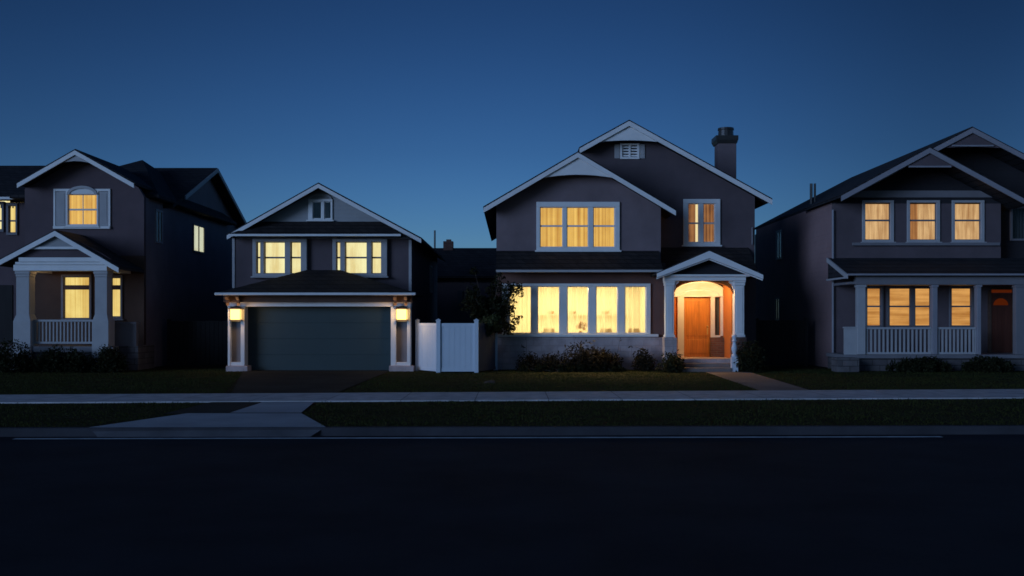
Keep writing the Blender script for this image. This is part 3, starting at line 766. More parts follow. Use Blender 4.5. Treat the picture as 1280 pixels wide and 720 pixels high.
# main block behind, right
D = 36.0
A4, R4 = (X(786.5,35.4),Z(149.5,35.4)), (X(965.5,35.4),Z(248,35.4))
s4 = (A4[1]-R4[1])/(R4[0]-A4[0])
lx = X(724,35.4); L4 = (lx, A4[1]-s4*(A4[0]-lx))
gl4 = lambda x: A4[1]-.13-abs(x-A4[0])*s4
mr_ = X(943.5,D)
rw = window(h3, D, (854,900,249,306.5), [(860,873.5),(879,893.5)], (254.5,303), rail=279, frame='trim', cloth='glow_gap', depth=.07,
            curtain_panels=[(858,870.8,'glow_brown'),(880.5,897,'glow_brown')], pitch=.09, label='narrow window with brown curtains right of the front gable')
vh = (X(776,D), X(798,D), Z(197,D), Z(181.5,D))
wall(h3, [(lx+.03, gl4(lx+.03)),(A4[0],gl4(A4[0])),(mr_,gl4(mr_))], 3.2, D, .2, M['stucco_slate'], [rw, vh])
gable_roof(h3, L4, A4, R4, 35.4, 47.5, .1, M['shingle'])
rake(h3, (L4[0]+.01,L4[1]), A4, (R4[0]-.01,R4[1]), 35.36, .17, M['trim'], drop=.05)
apex_panel(h3, (A4[0],A4[1]-.20), .98, .02, s4, 35.44, M['trim'], .05)
vt = MB()
vt.pbox(775,799,179.5,181.8,D,-.06,.05); vt.pbox(775,799,196.5,199,D,-.06,.05)
vt.pbox(775,777.5,181.8,196.5,D,-.06,.05); vt.pbox(796.5,799,181.8,196.5,D,-.06,.05); vt.pbox(785.8,788.2,181.8,196.5,D,-.045,.05)
for k in range(4): vt.pbox(777.5,796.5,183.2+k*3.5,185.1+k*3.5,D,-.02,.03)
o = vt.build('attic_vent', M['trim'], h3)
for a, b in ((768,774.4),(799.6,806)):
    s = MB(); s.pbox(a,b,180.5,198,D,-.035,-.002)
    for k in range(5): s.pbox(a+1.2,b-1.2,182.3+k*3.1,184.2+k*3.1,D,-.05,-.034)
    adopt_sub(s.build('shutter', M['trim_dim']), o)
adopt_sub(MB().box(vh[0]-.05,vh[1]+.05,D+.12,D+.14,vh[2]-.05,vh[3]+.05).build('vent_back', M['dark_room']), o)
# side and rear walls, upper step wall between the two gables
for bx_ in ((mr_-.2, mr_, D+.2, 47, 0, gl4(mr_)-.02),(ul, ul+.2, 34.62, 47, 0, gl(ul)+.02),(ul, mr_, 47, 47.2, 0, 5.3),(lx+.03, lx+.2, D+.2, 47, A3[1]-.4, gl4(lx+.2)-.02)):
    MB().box(*bx_).build('wall', M['stucco_slate'], h3)
# chimney
chd = 38.5
ch = MB(); cx0, cx1 = X(898,chd), X(920.5,chd)
ch.box(cx0, cx1, chd, chd+.75, 5.6, Z(174,chd))
o = ch.build('chimney', M['stucco_mauve'], h3, bevel=.01)
cc = MB(); cc.box(cx0-.10, cx1+.06, chd-.08, chd+.83, Z(175,chd), Z(169.5,chd)); cc.hexa([(cx0-.04,chd-.04,Z(179,chd)),(cx1+.02,chd-.04,Z(179,chd)),(cx1+.02,chd+.79,Z(179,chd)),(cx0-.04,chd+.79,Z(179,chd)),(cx0-.09,chd-.08,Z(175,chd)-.002),(cx1+.05,chd-.08,Z(175,chd)-.002),(cx1+.05,chd+.83,Z(175,chd)-.002),(cx0-.09,chd+.83,Z(175,chd)-.002)])
adopt_sub(cc.build('chimney_cap', M['metal_dark']), o)
cp = MB(); cp.lathe((cx0+cx1)/2+.02, chd+.38, [(.30,Z(169.4,chd)),(.28,Z(161,chd)),(.31,Z(160.5,chd)),(.30,Z(158,chd))], 16); adopt_sub(cp.build('chimney_pot', M['metal_dark'], smooth=False), o)
# entry: recessed porch behind an arched front
DP, DB = 33.0, 34.7
fz = .40
fx0, fx1 = X(831,DP), X(930,DP)
# ceiling and walls of the recess, back wall with door
ax0, ax1 = X(842.5,DP), X(917,DP)
dx0, dx1, dz1 = X(855,DB), X(887.5,DB), Z(371,DB)
eh = [(dx0,dx1,fz,dz1),(X(843.5,DB),X(905.5,DB),Z(370.4,DB),Z(352.5,DB)),(X(894,DB),X(899.5,DB),Z(419,DB),Z(371.5,DB))]
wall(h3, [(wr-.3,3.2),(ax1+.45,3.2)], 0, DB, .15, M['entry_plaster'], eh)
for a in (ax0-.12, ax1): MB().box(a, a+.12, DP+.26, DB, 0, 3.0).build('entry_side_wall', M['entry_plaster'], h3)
ew = MB(); ew.box(ax0-.12, ax1+.12, DP+.26, DB, 3.0, 3.08); ew.build('entry_ceiling', M['plaster'], h3)
# arch panel
ar = MB(); n = 20
acx, aw, az = (ax0+ax1)/2-.02, (ax1-ax0)/2, Z(367,DP)
top = []; bot = []
for i in range(n+1):
    u = -1+2*i/n; x = acx+.02+u*aw
    bot.append((x, az + .40*math.sqrt(max(0,1-u*u))**1.0)); top.append((x, Z(351,DP)))
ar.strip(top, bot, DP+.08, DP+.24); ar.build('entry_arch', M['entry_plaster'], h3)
# fanlight, pilasters, sidelight
fan = MB(); n = 18; cx_ = (X(843.5,DB)+X(905.5,DB))/2; hw = (X(905.5,DB)-X(843.5,DB))/2; zb_ = Z(370,DB); hh_ = Z(353,DB)-zb_
fan.strip([(cx_+(-1+2*i/n)*hw, zb_+.1+(hh_-.1)*math.sqrt(max(0,1-(-1+2*i/n)**2))) for i in range(n+1)], [(cx_+(-1+2*i/n)*hw, zb_) for i in range(n+1)], DB-.03, DB+.0)
o = fan.build('fanlight', M['glow_fan'], h3)
fb_ = MB()
def arc(mb, cx_, zc, rx, rz, w, y0, y1, n=18):
    mb.strip([(cx_+math.cos(math.pi*(1-i/n))*rx, zc+math.sin(math.pi*(1-i/n))*rz) for i in range(n+1)],
             [(cx_+math.cos(math.pi*(1-i/n))*(rx-w), zc+math.sin(math.pi*(1-i/n))*(rz-w)) for i in range(n+1)], y0, y1)
arc(fb_, cx_, zb_+.09, hw+.04, hh_-.05, .05, DB-.07, DB-.031)
arc(fb_, cx_, zb_+.02, hw*.8, hh_*.42, .025, DB-.05, DB-.031)
fb_.box(cx_-hw-.04, cx_+hw+.04, DB-.08, DB-.031, zb_-.03, zb_+.0)
adopt_sub(fb_.build('fanlight_frame', M['trim']), o)
ps = MB(); ps.pbox(846.5,854.6,371.2,446.5,DB,-.08,-.002); ps.pbox(888,893.2,371.2,446.5,DB,-.08,-.002)
ps.pbox(900.2,905.2,371.2,420,DB,-.07,-.002); ps.pbox(893.4,900,419.2,421.5,DB,-.07,-.002)
ps.build('pilaster', M['trim'], h3, bevel=.006)
sg = MB(); sg.pbox(893.6,900,371.5,419.2,DB,.05,.056); sg.build('sidelight', M['dark_room'], h3)
dr = MB(); dr.box(dx0+.004, dx1-.004, DB+.03, DB+.075, fz+.006, dz1-.004)
for (a, b, y0, y1) in ((858,869.5,375,420),(872.5,884.5,375,420),(858,884.5,424.5,442)):
    dr.pbox(a,b,y0,y1,DB,.017,.031)
o = dr.build('front_door', M['door_wood'], h3, bevel=.008)
hn = MB(); hn.pbox(883.8,885,410,418,DB,-.02,.03); hn.lathe(X(884.4,DB), DB-.005, [(.02,Z(408,DB)-.03),(.028,Z(408,DB)),(.02,Z(408,DB)+.03)], 8); adopt_sub(hn.build('door_handle', M['brass']), o)
lowb = MB(); lowb.pbox(888.6,912.5,421.7,447,DB-.25,.0,.24); lowb.build('low_brick_wall', M['brick'], h3)
# floor, steps
fl = MB(); fl.box(fx0, fx1, DP-.05, DB, .0, fz); o = fl.build('porch_floor', M['stone'], h3)
stp = MB(); stp.box(X(853,32.6), X(914,32.6), DP-.35, DP-.052, 0, .27); stp.box(X(852,32.4), X(914,32.4), DP-.70, DP-.352, 0, .135)
stp.build('steps', M['path_brown'], h3, bevel=.01)
# columns with capitals on stone plinths
for a, b, m_ in ((831.5,842,'l'),(917.5,929.5,'r')):
    c = MB()
    c.pbox(a,b,357,418.5,DP,-.10,.22); c.pbox(a-.8,b+.8,353.2,357,DP,-.13,.24); c.pbox(a-1.4,b+1.4,351.2,353.2,DP,-.16,.25)
    c.pbox(a-1,b+1,418.5,421.5,DP,-.14,.24)
    c.pbox(a+2,b-2,359,416,DP,-.115,-.099)
    o = c.build('column', M['trim'], h3, bevel=.008)
    q = MB(); q.pbox(a-2,b+3 if m_=='l' else b+2,421.7,463.5,DP,-.2,.3); adopt_sub(q.build('column_plinth', M['stone'] if m_ == 'l' else M['brick']), o)
    # scroll bracket towards the opening
    br = MB(); xx = X(b,DP) if m_ == 'l' else X(a,DP); sg_ = 1 if m_ == 'l' else -1
    pts = [(xx, Z(351.2,DP)), (xx+sg_*.17, Z(351.2,DP)), (xx+sg_*.15, Z(353.5,DP)), (xx+sg_*.07, Z(356,DP)), (xx+sg_*.05, Z(360,DP)), (xx, Z(364,DP))]
    if sg_ < 0: pts = pts[::-1]
    br.prism(pts, DP-.06, DP+.07); adopt_sub(br.build('bracket', M['trim']), o)
# entablature and pediment
en = MB(); en.pbox(830,931,346.2,351.1,DP,-.18,.26); en.pbox(826,935,343.4,346.2,DP,-.26,.28); o = en.build('porch_beam', M['trim'], h3, bevel=.008)
A5, L5, R5 = (X(886.5,32.6),Z(313,32.6)), (X(821,32.6),Z(341,32.6)), (X(953.5,32.6),Z(343,32.6))
gable_roof(h3, L5, A5, R5, 32.6, 35.95, .08, M['shingle'])
pe = MB(); n = 10
for (p_, q_) in ((L5, A5), (A5, R5)):
    tp = []; bt = []
    for i in range(n+1):
        u = i/n; x = p_[0]+(q_[0]-p_[0])*u; z = p_[1]+(q_[1]-p_[1])*u-.02
        e = abs(x-A5[0])/(A5[0]-L5[0])
        tp.append((x, z)); bt.append((x, z-.13-.10*max(0,1-e)-.0))
    pe.strip(tp, bt, 32.54, 32.60)
pe.build('bargeboard', M['trim'], h3)
pe = MB()
for (p_, q_) in ((L5, A5), (A5, R5)):
    tp = []; bt = []
    for i in range(n+1):
        u = i/n; x = p_[0]+(q_[0]-p_[0])*u; z = p_[1]+(q_[1]-p_[1])*u-.02; e = abs(x-A5[0])/(A5[0]-L5[0])
        tp.append((x, z-.14-.10*max(0,1-e))); bt.append((x, z-.18-.10*max(0,1-e)))
    pe.strip(tp, bt, 32.60, 32.68)
pe.build('moulding', M['trim'], h3)
ty = MB(); ty.prism([(L5[0]+.25,Z(343.3,DP)),(R5[0]-.25,Z(343.3,DP)),(A5[0],A5[1]-.12)], DP-.05, DP+.1); ty.build('pediment', M['gable_dark'], h3)
# wall right of the porch, lower right front
wall(h3, [(ax1+.125,3.6),(X(945,35.2),3.6)], 0, 35.2, .2, M['stucco_slate'])
dsp = MB(); dsp.tube((mr_-.10,35.94,4.9),(mr_-.10,35.94,4.3),.035,.035,8); dsp.build('downspout', M['trim_grey'], h3)
# porch lamp under the ceiling
cl_ = MB(); cl_.lathe(6.2, 33.42, [(.12,2.998),(.13,2.975),(.10,2.955),(.01,2.95)], 14); cl_.build('ceiling_lamp', M['glow_lamp'], h3)
lamp('entry_light', (6.2, 33.60, 2.90), 105, (1.0,.66,.25), .05)
# turned white newel post at the steps
nw = MB(); nx, ny = X(917.5,32.5), 32.45
zz = lambda y: Z(y,32.45)
nw.box(nx-.10, nx+.10, ny-.10, ny+.10, 0, zz(446))
nw.lathe(nx, ny, [(.085,zz(446)),(.10,zz(444)),(.055,zz(442)),(.085,zz(438)),(.095,zz(435)),(.06,zz(430)),(.05,zz(428)),(.09,zz(426)),(.055,zz(424)),(.07,zz(421)),(.075,zz(419.5)),(.03,zz(417.5))], 14)
nw.build('newel_post', M['vinyl'], h3)

# living room behind the five panes
rm = MB(); rx0, rx1, ry0, ry1, rz0, rz1 = wl+.25, wr-.35, 34.22, 38.2, .3, 3.15
rm.face([(rx0,ry1,rz0),(rx1,ry1,rz0),(rx1,ry1,rz1),(rx0,ry1,rz1)])
rm.face([(rx0,ry0,rz0),(rx0,ry1,rz0),(rx0,ry1,rz1),(rx0,ry0,rz1)]); rm.face([(rx1,ry0,rz0),(rx1,ry1,rz0),(rx1,ry1,rz1),(rx1,ry0,rz1)])
rm.face([(rx0,ry0,rz1),(rx1,ry0,rz1),(rx1,ry1,rz1),(rx0,ry1,rz1)]); rm.face([(rx0,ry0,rz0),(rx1,ry0,rz0),(rx1,ry1,rz0),(rx0,ry1,rz0)])
rm.build('room_wall', M['plaster'], h3)
sh = MB(); sh.box(.9, 4.3, 37.95, 38.19, 1.83, 1.86); sh.build('wall_shelf', M['plaster'], h3)
cl_ = MB(); cl_.lathe((rx0+rx1)/2, 36.2, [(.25,3.149),(.24,3.09),(.15,3.05),(.02,3.04)], 18); cl_.build('ceiling_lamp', M['glow_lamp'], h3)
al = bpy.data.lights.new('room_light', 'AREA'); al.shape = 'RECTANGLE'; al.size = 4.2; al.size_y = 2.6; al.energy = 165; al.color = (1.0,.82,.45)
ao = bpy.data.objects.new('room_light', al); COL.objects.link(ao); ao.location = ((rx0+rx1)/2, 36.2, 3.0)

al = bpy.data.lights.new('lawn_fill', 'AREA'); al.shape = 'RECTANGLE'; al.size = 2.8; al.size_y = .04; al.spread = R(110); al.energy = 125; al.color = (1.0,.70,.32)  # added unseen strip in the window head, throws warm spill onto the lawn
ao = bpy.data.objects.new('lawn_fill', al); COL.objects.link(ao); ao.location = (2.8, 34.165, 2.80); ao.rotation_euler = (R(-55),0,0)

# ================================================================== RIGHT HOUSE
h4 = thing('house', 'rose-grey house at the right edge with three tan upper windows and a railed porch', 'house', (15, 35, 0), 'houses along the street')
D = 34.9
wl, wr = X(1042,D), X(1251,D)
hu = []
for i, (a, b) in enumerate(((1081,1112.5),(1137,1170),(1193,1225.5))):
    hu.append(window(h4, D, (a-3.6,b+4.4,250.5,302.5), [(a,b)], (253.5,300), rail=275.5, frame='trim_dim', railmat='trim_grey', cloth='glow_tan', muntin=1, depth=.06, pitch=.13,
              curtain_panels=[(a-3,a+13,'glow_brown' if i == 1 else 'glow_tan'),(a+20,b+3,'glow_tan')],
              label=('tan lit upper window nearest the left corner','tan lit upper window in the middle of three','tan lit upper window on the right of three')[i]))
A6, L6, R6 = (X(1162,33.6),Z(183,33.6)), (X(1051,33.6),Z(243,33.6)), (X(1290,33.6),Z(252,33.6))
sl, sr = (A6[1]-L6[1])/(A6[0]-L6[0]), (A6[1]-R6[1])/(R6[0]-A6[0])
gl = lambda x: A6[1]-.13-(abs(x-A6[0])*(sl if x < A6[0] else sr))
wall(h4, [(wl,5.62),(wr,5.62)], 3.6, D, .2, M['stucco_slate'], hu)
wall(h4, [(wl,max(5.64,gl(wl))),(A6[0],gl(A6[0])),(wr,max(5.622,gl(wr)))], 5.62, D, .2, M['gable_dark'])
ph = []
for (a, b, pnm, lb) in ((1083.5,1101,[(1083.5,1101)],'slim orange porch window beside the corner column'),(1111,1163,[(1111.5,1138),(1143.5,1163)],'double orange porch window'),(1189,1214,[(1189,1214)],'orange porch window nearest the door')):
    ph.append(window(h4, D, (a-3,b+3,357,409.5), pnm, (360,407.5), rail=383, frame='trim_grey', cloth='glow_orange', depth=.05, label=lb, pitch=.3))
wall(h4, [(wl,3.6),(X(1300,D),3.6)], 0, D, .2, M['stucco_slate'], ph)
gable_roof(h4, L6, A6, R6, 33.6, 38, .1, M['shingle'])
rake(h4, (L6[0]+.01,L6[1]), A6, (R6[0]-.01,R6[1]), 33.56, .17, M['trim_mid'], drop=.05)
A7, L7, R7 = (X(1215.5,34.3),Z(158,34.3)), (X(1051.5,34.3),Z(243.5,34.3)), (X(1384,34.3),Z(246,34.3))
s7 = (A7[1]-L7[1])/(A7[0]-L7[0])
gable_roof(h4, L7, A7, R7, 34.3, 46.6, .1, M['shingle'])
rake(h4, L7, A7, R7, 34.26, .17, M['trim_mid'], drop=.05)
apex_panel(h4, (A7[0],A7[1]-.2), .95, .02, s7, 34.34, M['stucco_slate'], .03)
apex_panel(h4, (A6[0],A6[1]-.2), .80, .02, sl, 33.64, M['stucco_slate'], .03)
MB().pbox(1190,1242,181.2,183.0,34.28,-.01,.02).build('collar_trim', M['trim_mid'], h4)
MB().pbox(1136,1189,207.2,209.2,33.58,-.01,.02).build('collar_trim', M['trim_mid'], h4)
g7 = lambda x: A7[1]-.13-abs(x-A7[0])*s7
dk = window(h4, 35.6, (1262,1290,257,301), [(1265,1287)], (260,299), frame='trim_grey', cloth='dark_room', sill=False)
wall(h4, [(wr-.6, g7(wr-.6)),(X(1384,34.3)-.5, g7(X(1384,34.3)-.5))], 3.6, 35.6, .2, M['gable_dark'], [dk])
wall(h4, [(wl+.1, g7(wl+.1)),(A7[0],g7(A7[0])),(wr-.61,g7(wr-.61))], 5.7, 35.6, .2, M['gable_dark'])
for bx_ in ((wl, wl+.2, D+.2, 46, 0, g7(wl)+.04),(wl, 20, 46, 46.2, 0, 5.5),(19.6, 19.8, 35.8, 46, 0, 5.5)): MB().box(*bx_).build('wall', M['siding_rose'], h4)
side_window(h4, wl, -1, 41.6, 42.3, 4.2, 5.25, 'trim_dim'); side_window(h4, wl, -1, 41.9, 42.5, 1.7, 2.5, 'trim_grey')
tr = MB(); tr.pbox(1062,1249,238.5,247,D,-.07,-.002); tr.build('frieze', M['trim_grey'], h4)
tr = MB(); tr.pbox(1065,1248,303.5,307,D,-.125,-.002); tr.build('sill_band', M['trim_grey'], h4)
ds = MB(); ds.tube((wl-.04,D-.06,5.4),(wl-.04,D-.06,.05),.04,.04,8); ds.build('downspout', M['trim_mid'], h4)
# porch
skr = MB(); skirt(skr, X(1060,32.8), 20.2, 32.8, Z(343,32.8), 34.88, Z(322.5,34.88), .06); skr.build('porch_roof', M['shingle'], h4)
gt = MB(); gt.box(X(1061,32.7), 20.2, 32.7, 32.797, Z(344.3,32.75), Z(342,32.75)); gt.build('gutter', M['trim_mid'], h4)
ed = MB(); x_ = X(1060,32.8)
ed.hexa([(x_-.05,32.8,Z(343,32.8)-.14),(x_-.002,32.8,Z(343,32.8)-.14),(x_-.002,34.88,Z(322.5,34.88)-.14),(x_-.05,34.88,Z(322.5,34.88)-.14),(x_-.05,32.8,Z(343,32.8)+.01),(x_-.002,32.8,Z(343,32.8)+.01),(x_-.002,34.88,Z(322.5,34.88)+.01),(x_-.05,34.88,Z(322.5,34.88)+.01)])
ed.box(x_-.06, x_-.002, 32.79, 34.88, Z(348,32.8), Z(345.8,32.8))
ed.build('bargeboard', M['trim_dim'], h4)
D = 33.0
pc = MB(); pc.box(X(1064,D), 20.1, D+.05, 34.88, Z(355,D), Z(352,D)); pc.box(X(1070,D), 20.1, D-.02, D+.22, Z(355.8,D)-.0, Z(345,D)); pc.build('porch_beam', M['trim_grey'], h4)
for a, b in ((1072,1082),(1166,1172),(1221.5,1226.5),(1270,1281)):
    c = MB(); c.pbox(a,b,359,443,D,.0,.22); c.pbox(a-1,b+1,356.2,359,D,-.03,.24)
    c.build('column', (M['trim_dim'] if a < 1100 else M['trim_mid'] if a < 1260 else M['trim_grey']), h4, bevel=.008)  # columns painted darker to the right, following the light's falloff
rail_with_balusters(h4, X(1082.5,D), X(1165.5,D), D+.11, Z(443,D), Z(409,D), 16, M['trim_dim'], .05)
rail_with_balusters(h4, X(1172.5,D), X(1221,D), D+.11, Z(443,D), Z(409,D), 10, M['trim_dim'], .05)
rail_with_balusters(h4, X(1281.5,D), X(1320,D), D+.11, Z(443,D), Z(412,D), 8, M['trim_mid'], .05)
pn = MB(); pn.pbox(1056.5,1071.8,410.5,444.5,D,.06,.16); pn.pbox(1055.8,1071.8,408.5,410.4,D,.03,.19); pn.build('porch_panel', M['trim_dim'], h4)
pf = MB(); pf.box(X(1055,D), 20, D-.08, 34.88, .42, .535); pf.build('porch_floor', M['trim_grey'], h4)
pf = MB(); pf.box(X(1057,D), 20, D+.02, 34.87, 0, .42); pf.build('porch_base', M['stone_dim'], h4)
pf = MB(); pf.box(X(1043,32.6), X(1070,32.6), 32.3, 32.9, 0, Z(447,32.6)); pf.build('porch_step', M['stone_dim'], h4)
D = 34.9
dd = MB(); dd.pbox(1238,1264,367,441,D,-.05,-.004)
for a, b, y0, y1 in ((1241,1250,388,436),(1252.5,1261,388,436)): dd.pbox(a,b,y0,y1,D,-.062,-.049)
o = dd.build('front_door', M['door_red'], h4)
fg = MB(); n=10; fg.strip([(X(1250,D)+math.cos(math.pi*(1-i/n))*.25, Z(381,D)+math.sin(math.pi*(1-i/n))*.22) for i in range(n+1)], [(X(1250,D)+math.cos(math.pi*(1-i/n))*.25, Z(381.5,D)) for i in range(n+1)], D-.066, D-.052)
adopt_sub(fg.build('door_glass', M['glow_red']), o)
df = MB(); df.pbox(1234.5,1238,362,441,D,-.08,-.003); df.pbox(1264,1267.5,362,441,D,-.08,-.003); df.pbox(1238,1264,359.5,362,D,-.08,-.003); df.build('door_frame', M['wood_brown'], h4)
tf = MB(); tf.pbox(1238,1264,362.2,366,D,-.05,-.004); tf.build('transom_light', M['glow_red'], h4)
vp = MB(); vp.tube((X(1014,40),40,5.8),(X(1014,40),40,Z(229.5,40)),.055,.055,8); vp.build('vent_pipe', M['metal_dark'], h4)
vp = MB(); vp.tube((X(1019.5,40),40.1,5.8),(X(1019.5,40),40.1,Z(229,40)),.045,.045,8); vp.build('vent_pipe', M['metal_dark'], h4)

# ================================================================== HOUSE IN THE BACKGROUND
hb = thing('house', 'dark low house in the background with a chimney stub, seen above the white fence', 'house', (-2.2, 57, 0), 'houses along the street')
b = MB(); b.box(-7.5, 2.5, 54, 60, 0, Z(343,54)); b.build('wall', M['stucco_dark'], hb)
rf = MB(); zr = Z(310,57); slope_box(rf, -7.9, 2.9, 53.5, Z(345,53.5), 57, zr, .1); slope_box(rf, -7.9, 2.9, 60.5, Z(345,53.5), 57, zr, .1); o = rf.build('roof', M['shingle'], hb)
ce = MB(); ce.ngon_x([(54,Z(343,54)),(60,Z(343,54)),(57,zr-.12)], -7.5, -7.4); ce.ngon_x([(54,Z(343,54)),(60,Z(343,54)),(57,zr-.12)], 2.4, 2.5); ce.build('wall', M['stucco_dark'], hb)
cb = MB(); cb.box(X(554.5,57), X(566.5,57), 56.7, 57.4, zr-.6, Z(302,57)); cb.box(X(558,57), X(564,57), 56.85, 57.2, Z(302,57), Z(299.5,57)); adopt_sub(cb.build('chimney', M['brick']), o)
vp = MB(); vp.tube((X(543.5,57),57,zr-.5),(X(543.5,57),57,Z(288,57)),.05,.05,8); adopt_sub(vp.build('vent_pipe', M['metal_dark']), o)
wb = MB(); wb.box(X(572,54), X(578,54), 53.93, 54.02, 2.2, 3.2); wb.build('window', M['dark_room'], hb)

# ================================================================== FENCES
fe = thing('fence', 'white vinyl privacy fence standing between the garage house and the tree', 'fence', (-1.8, 32, 0))
fy = 32.0
def panel(mb, xa, ya, xb, yb, z0, z1, t=.03):
    d = Vector((xb-xa, yb-ya, 0)); n_ = Vector((-d.y, d.x, 0)).normalized()*t/2
    mb.hexa([(xa-n_.x,ya-n_.y,z0),(xb-n_.x,yb-n_.y,z0),(xb+n_.x,yb+n_.y,z0),(xa+n_.x,ya+n_.y,z0),(xa-n_.x,ya-n_.y,z1),(xb-n_.x,yb-n_.y,z1),(xb+n_.x,yb+n_.y,z1),(xa+n_.x,ya+n_.y,z1)])
pts = [(X(522,33.2),33.2), (X(548,fy),fy), (X(595.5,fy),fy), (X(619.5,33.6),33.6)]
for i in range(3):
    (xa,ya),(xb,yb) = pts[i], pts[i+1]
    zt = Z(404,fy)
    L_ = math.hypot(xb-xa, yb-ya); nb = max(3, int(L_/.16)); mb = MB()
    for k in range(nb):   # tongue-and-groove boards with a fine gap
        u0, u1 = (k+.02)/nb, (k+.98)/nb
        panel(mb, xa+(xb-xa)*u0, ya+(yb-ya)*u0, xa+(xb-xa)*u1, ya+(yb-ya)*u1, .05, zt-.04, .025)
    panel(mb, xa, ya, xb, yb, .07, zt-.07, .015)
    panel(mb, xa, ya, xb, yb, zt-.10, zt-.0, .055); panel(mb, xa, ya, xb, yb, .04, .13, .055)
    fp_ = mb.build('fence_panel', M['vinyl'] if i < 2 else M['shaded_vinyl'], fe)
    if i == 2: fp_['label'] = 'return panel of the white fence, its shade painted as a darker colour'
for (x, y) in pts:
    pm = MB(); w = .065; zt = Z(401,fy)
    pm.box(x-w, x+w, y-w, y+w, 0, zt); pm.box(x-w-.015, x+w+.015, y-w-.015, y+w+.015, zt, zt+.03)
    pm.hexa([(x-w,y-w,zt+.03),(x+w,y-w,zt+.03),(x+w,y+w,zt+.03),(x-w,y+w,zt+.03),(x-.01,y-.01,zt+.07),(x+.01,y-.01,zt+.07),(x+.01,y+.01,zt+.07),(x-.01,y+.01,zt+.07)])
    pm.build('post', M['vinyl'], fe, bevel=.004)
def dark_gate(label, xa, xb, y, h):
    r_ = thing('gate', label, 'gate', ((xa+xb)/2, y, 0), 'dark side gates between houses')
    nb = int((xb-xa)/.15); mb = MB()
    for k in range(nb):
        x0 = xa+(xb-xa)*k/nb
        mb.box(x0+.004, xa+(xb-xa)*(k+1)/nb-.004, y, y+.025, .05, h-.02*random.random())
    mb.build('boards', M['wood_dark'], r_)
    rl_ = MB(); rl_.box(xa, xb, y+.027, y+.07, .3, .4); rl_.box(xa, xb, y+.027, y+.07, h-.35, h-.25); rl_.build('gate_rail', M['wood_dark'], r_)
    for x in (xa-.06, xb+.06):
        MB().box(x-.055, x+.055, y-.01, y+.10, 0, h+.06).build('post', M['wood_dark'], r_)
dark_gate('black board gate between the left porch house and the garage house', X(213,36.5), X(284,36.5), 36.5, Z(401,36.5))
dark_gate('black board gate between the chimney house and the right house', X(948.5,36.5), X(1006,36.5), 36.5, Z(400,36.5))

# ================================================================== PLANTS
def bx(px, D): return X(px, D)
bush('tall thin shrub nearest the fence under the left yellow panes', bx(661,33.2), 33.2, .30, .25, .86, 900, 'leaf_brown', .055, 12, spiky=2)
bush('wide low dark shrub in the middle under the five-pane window', bx(728,33.0), 33.0, 1.45, .45, 1.06, 6500, 'leaf_brown', .055, 50, spiky=3)
bush('small rounded shrub under the rightmost yellow pane', bx(803,33.1), 33.1, .42, .32, .84, 1300, 'leaf_brown', .055, 16, spiky=1)
bush('dark shrub at the left foot of the front door steps', bx(840,32.3), 32.3, .40, .32, .85, 1700, 'leaf', .055, 18)
bush('dark shrub at the right foot of the front door steps', bx(935,32.5), 32.5, .42, .38, 1.15, 2400, 'leaf', .055, 22)
bush('low creeping ground plants along the base of the stone wall', bx(715,32.6), 32.6, 2.4, .24, .30, 3000, 'leaf', .05, 44, name='ground_plant')
bush('rounded dark shrub at the right end of the left porch', bx(134,32.4), 32.4, .55, .45, 1.0, 3400, 'leaf', .055, 24)
bush('long dark shrub below the left porch railing', bx(78,32.3), 32.3, 1.15, .4, .92, 4600, 'leaf', .055, 34)
bush('dark shrub at the left edge of the photo below the porch', bx(12,32.2), 32.2, .85, .5, 1.2, 3600, 'leaf', .055, 28)
bush('long dark shrub below the right porch railing', bx(1150,32.4), 32.4, 1.25, .4, .60, 4600, 'leaf', .055, 34)
bush('dark shrub before the red door of the right house', bx(1236,32.4), 32.4, .95, .45, .66, 3400, 'leaf', .055, 26)
# small tree
tree = thing('tree', 'small dark leafy tree overlapping the left yellow pane behind the white fence', 'tree', (bx(611,33.4), 33.4, 0))
tx, ty_ = bx(611,33.2), 33.4
tk = MB(); cl = []
tk.tube((tx,ty_,-.05),(tx+.04,ty_,.9),.075,.06,9); tk.tube((tx+.04,ty_,.9),(tx-.02,ty_,1.7),.06,.045,9)
for i in range(26):
    z0 = random.uniform(.9,1.7); a = random.random()*2*math.pi
    ex = bx(random.uniform(580,650),33.2); ez_ = Z(random.uniform(338,418),33.2); ey = ty_+random.uniform(-.75,.35)
    uu = (ex-tx)/.9
    if abs(uu) > .55: ez_ = min(max(ez_, 1.2), 2.7)
    mid = Vector(((tx+ex)/2, (ty_+ey)/2, (z0+ez_)/2+.12))
    tk.tube((tx,ty_,z0), mid, .022, .014, 5); tk.tube(mid, (ex,ey,ez_), .014, .004, 5)
    cl.append((ex,ey,ez_,random.uniform(.13,.24))); cl.append((mid.x,mid.y,mid.z,random.uniform(.14,.24)))
for i in range(14):
    cl.append((tx+random.gauss(0,.30), ty_+random.gauss(0,.25), 2.2+random.gauss(0,.38), random.uniform(.18,.30)))
for i in range(16):
    ex, ez_, ey = bx(random.uniform(636,654),33.2), Z(random.uniform(356,424),33.2), ty_+random.uniform(-.5,.2)
    tk.tube((tx+.25, ty_, 1.9+random.uniform(-.3,.5)), (ex,ey,ez_), .010, .004, 5)
    cl.append((ex,ey,ez_,random.uniform(.06,.12)))
tk.build('trunk', M['bark'], tree)
cr = tri_mesh('crown', leaves(cl, 5200, .062), 4, M['leaf'], tree)
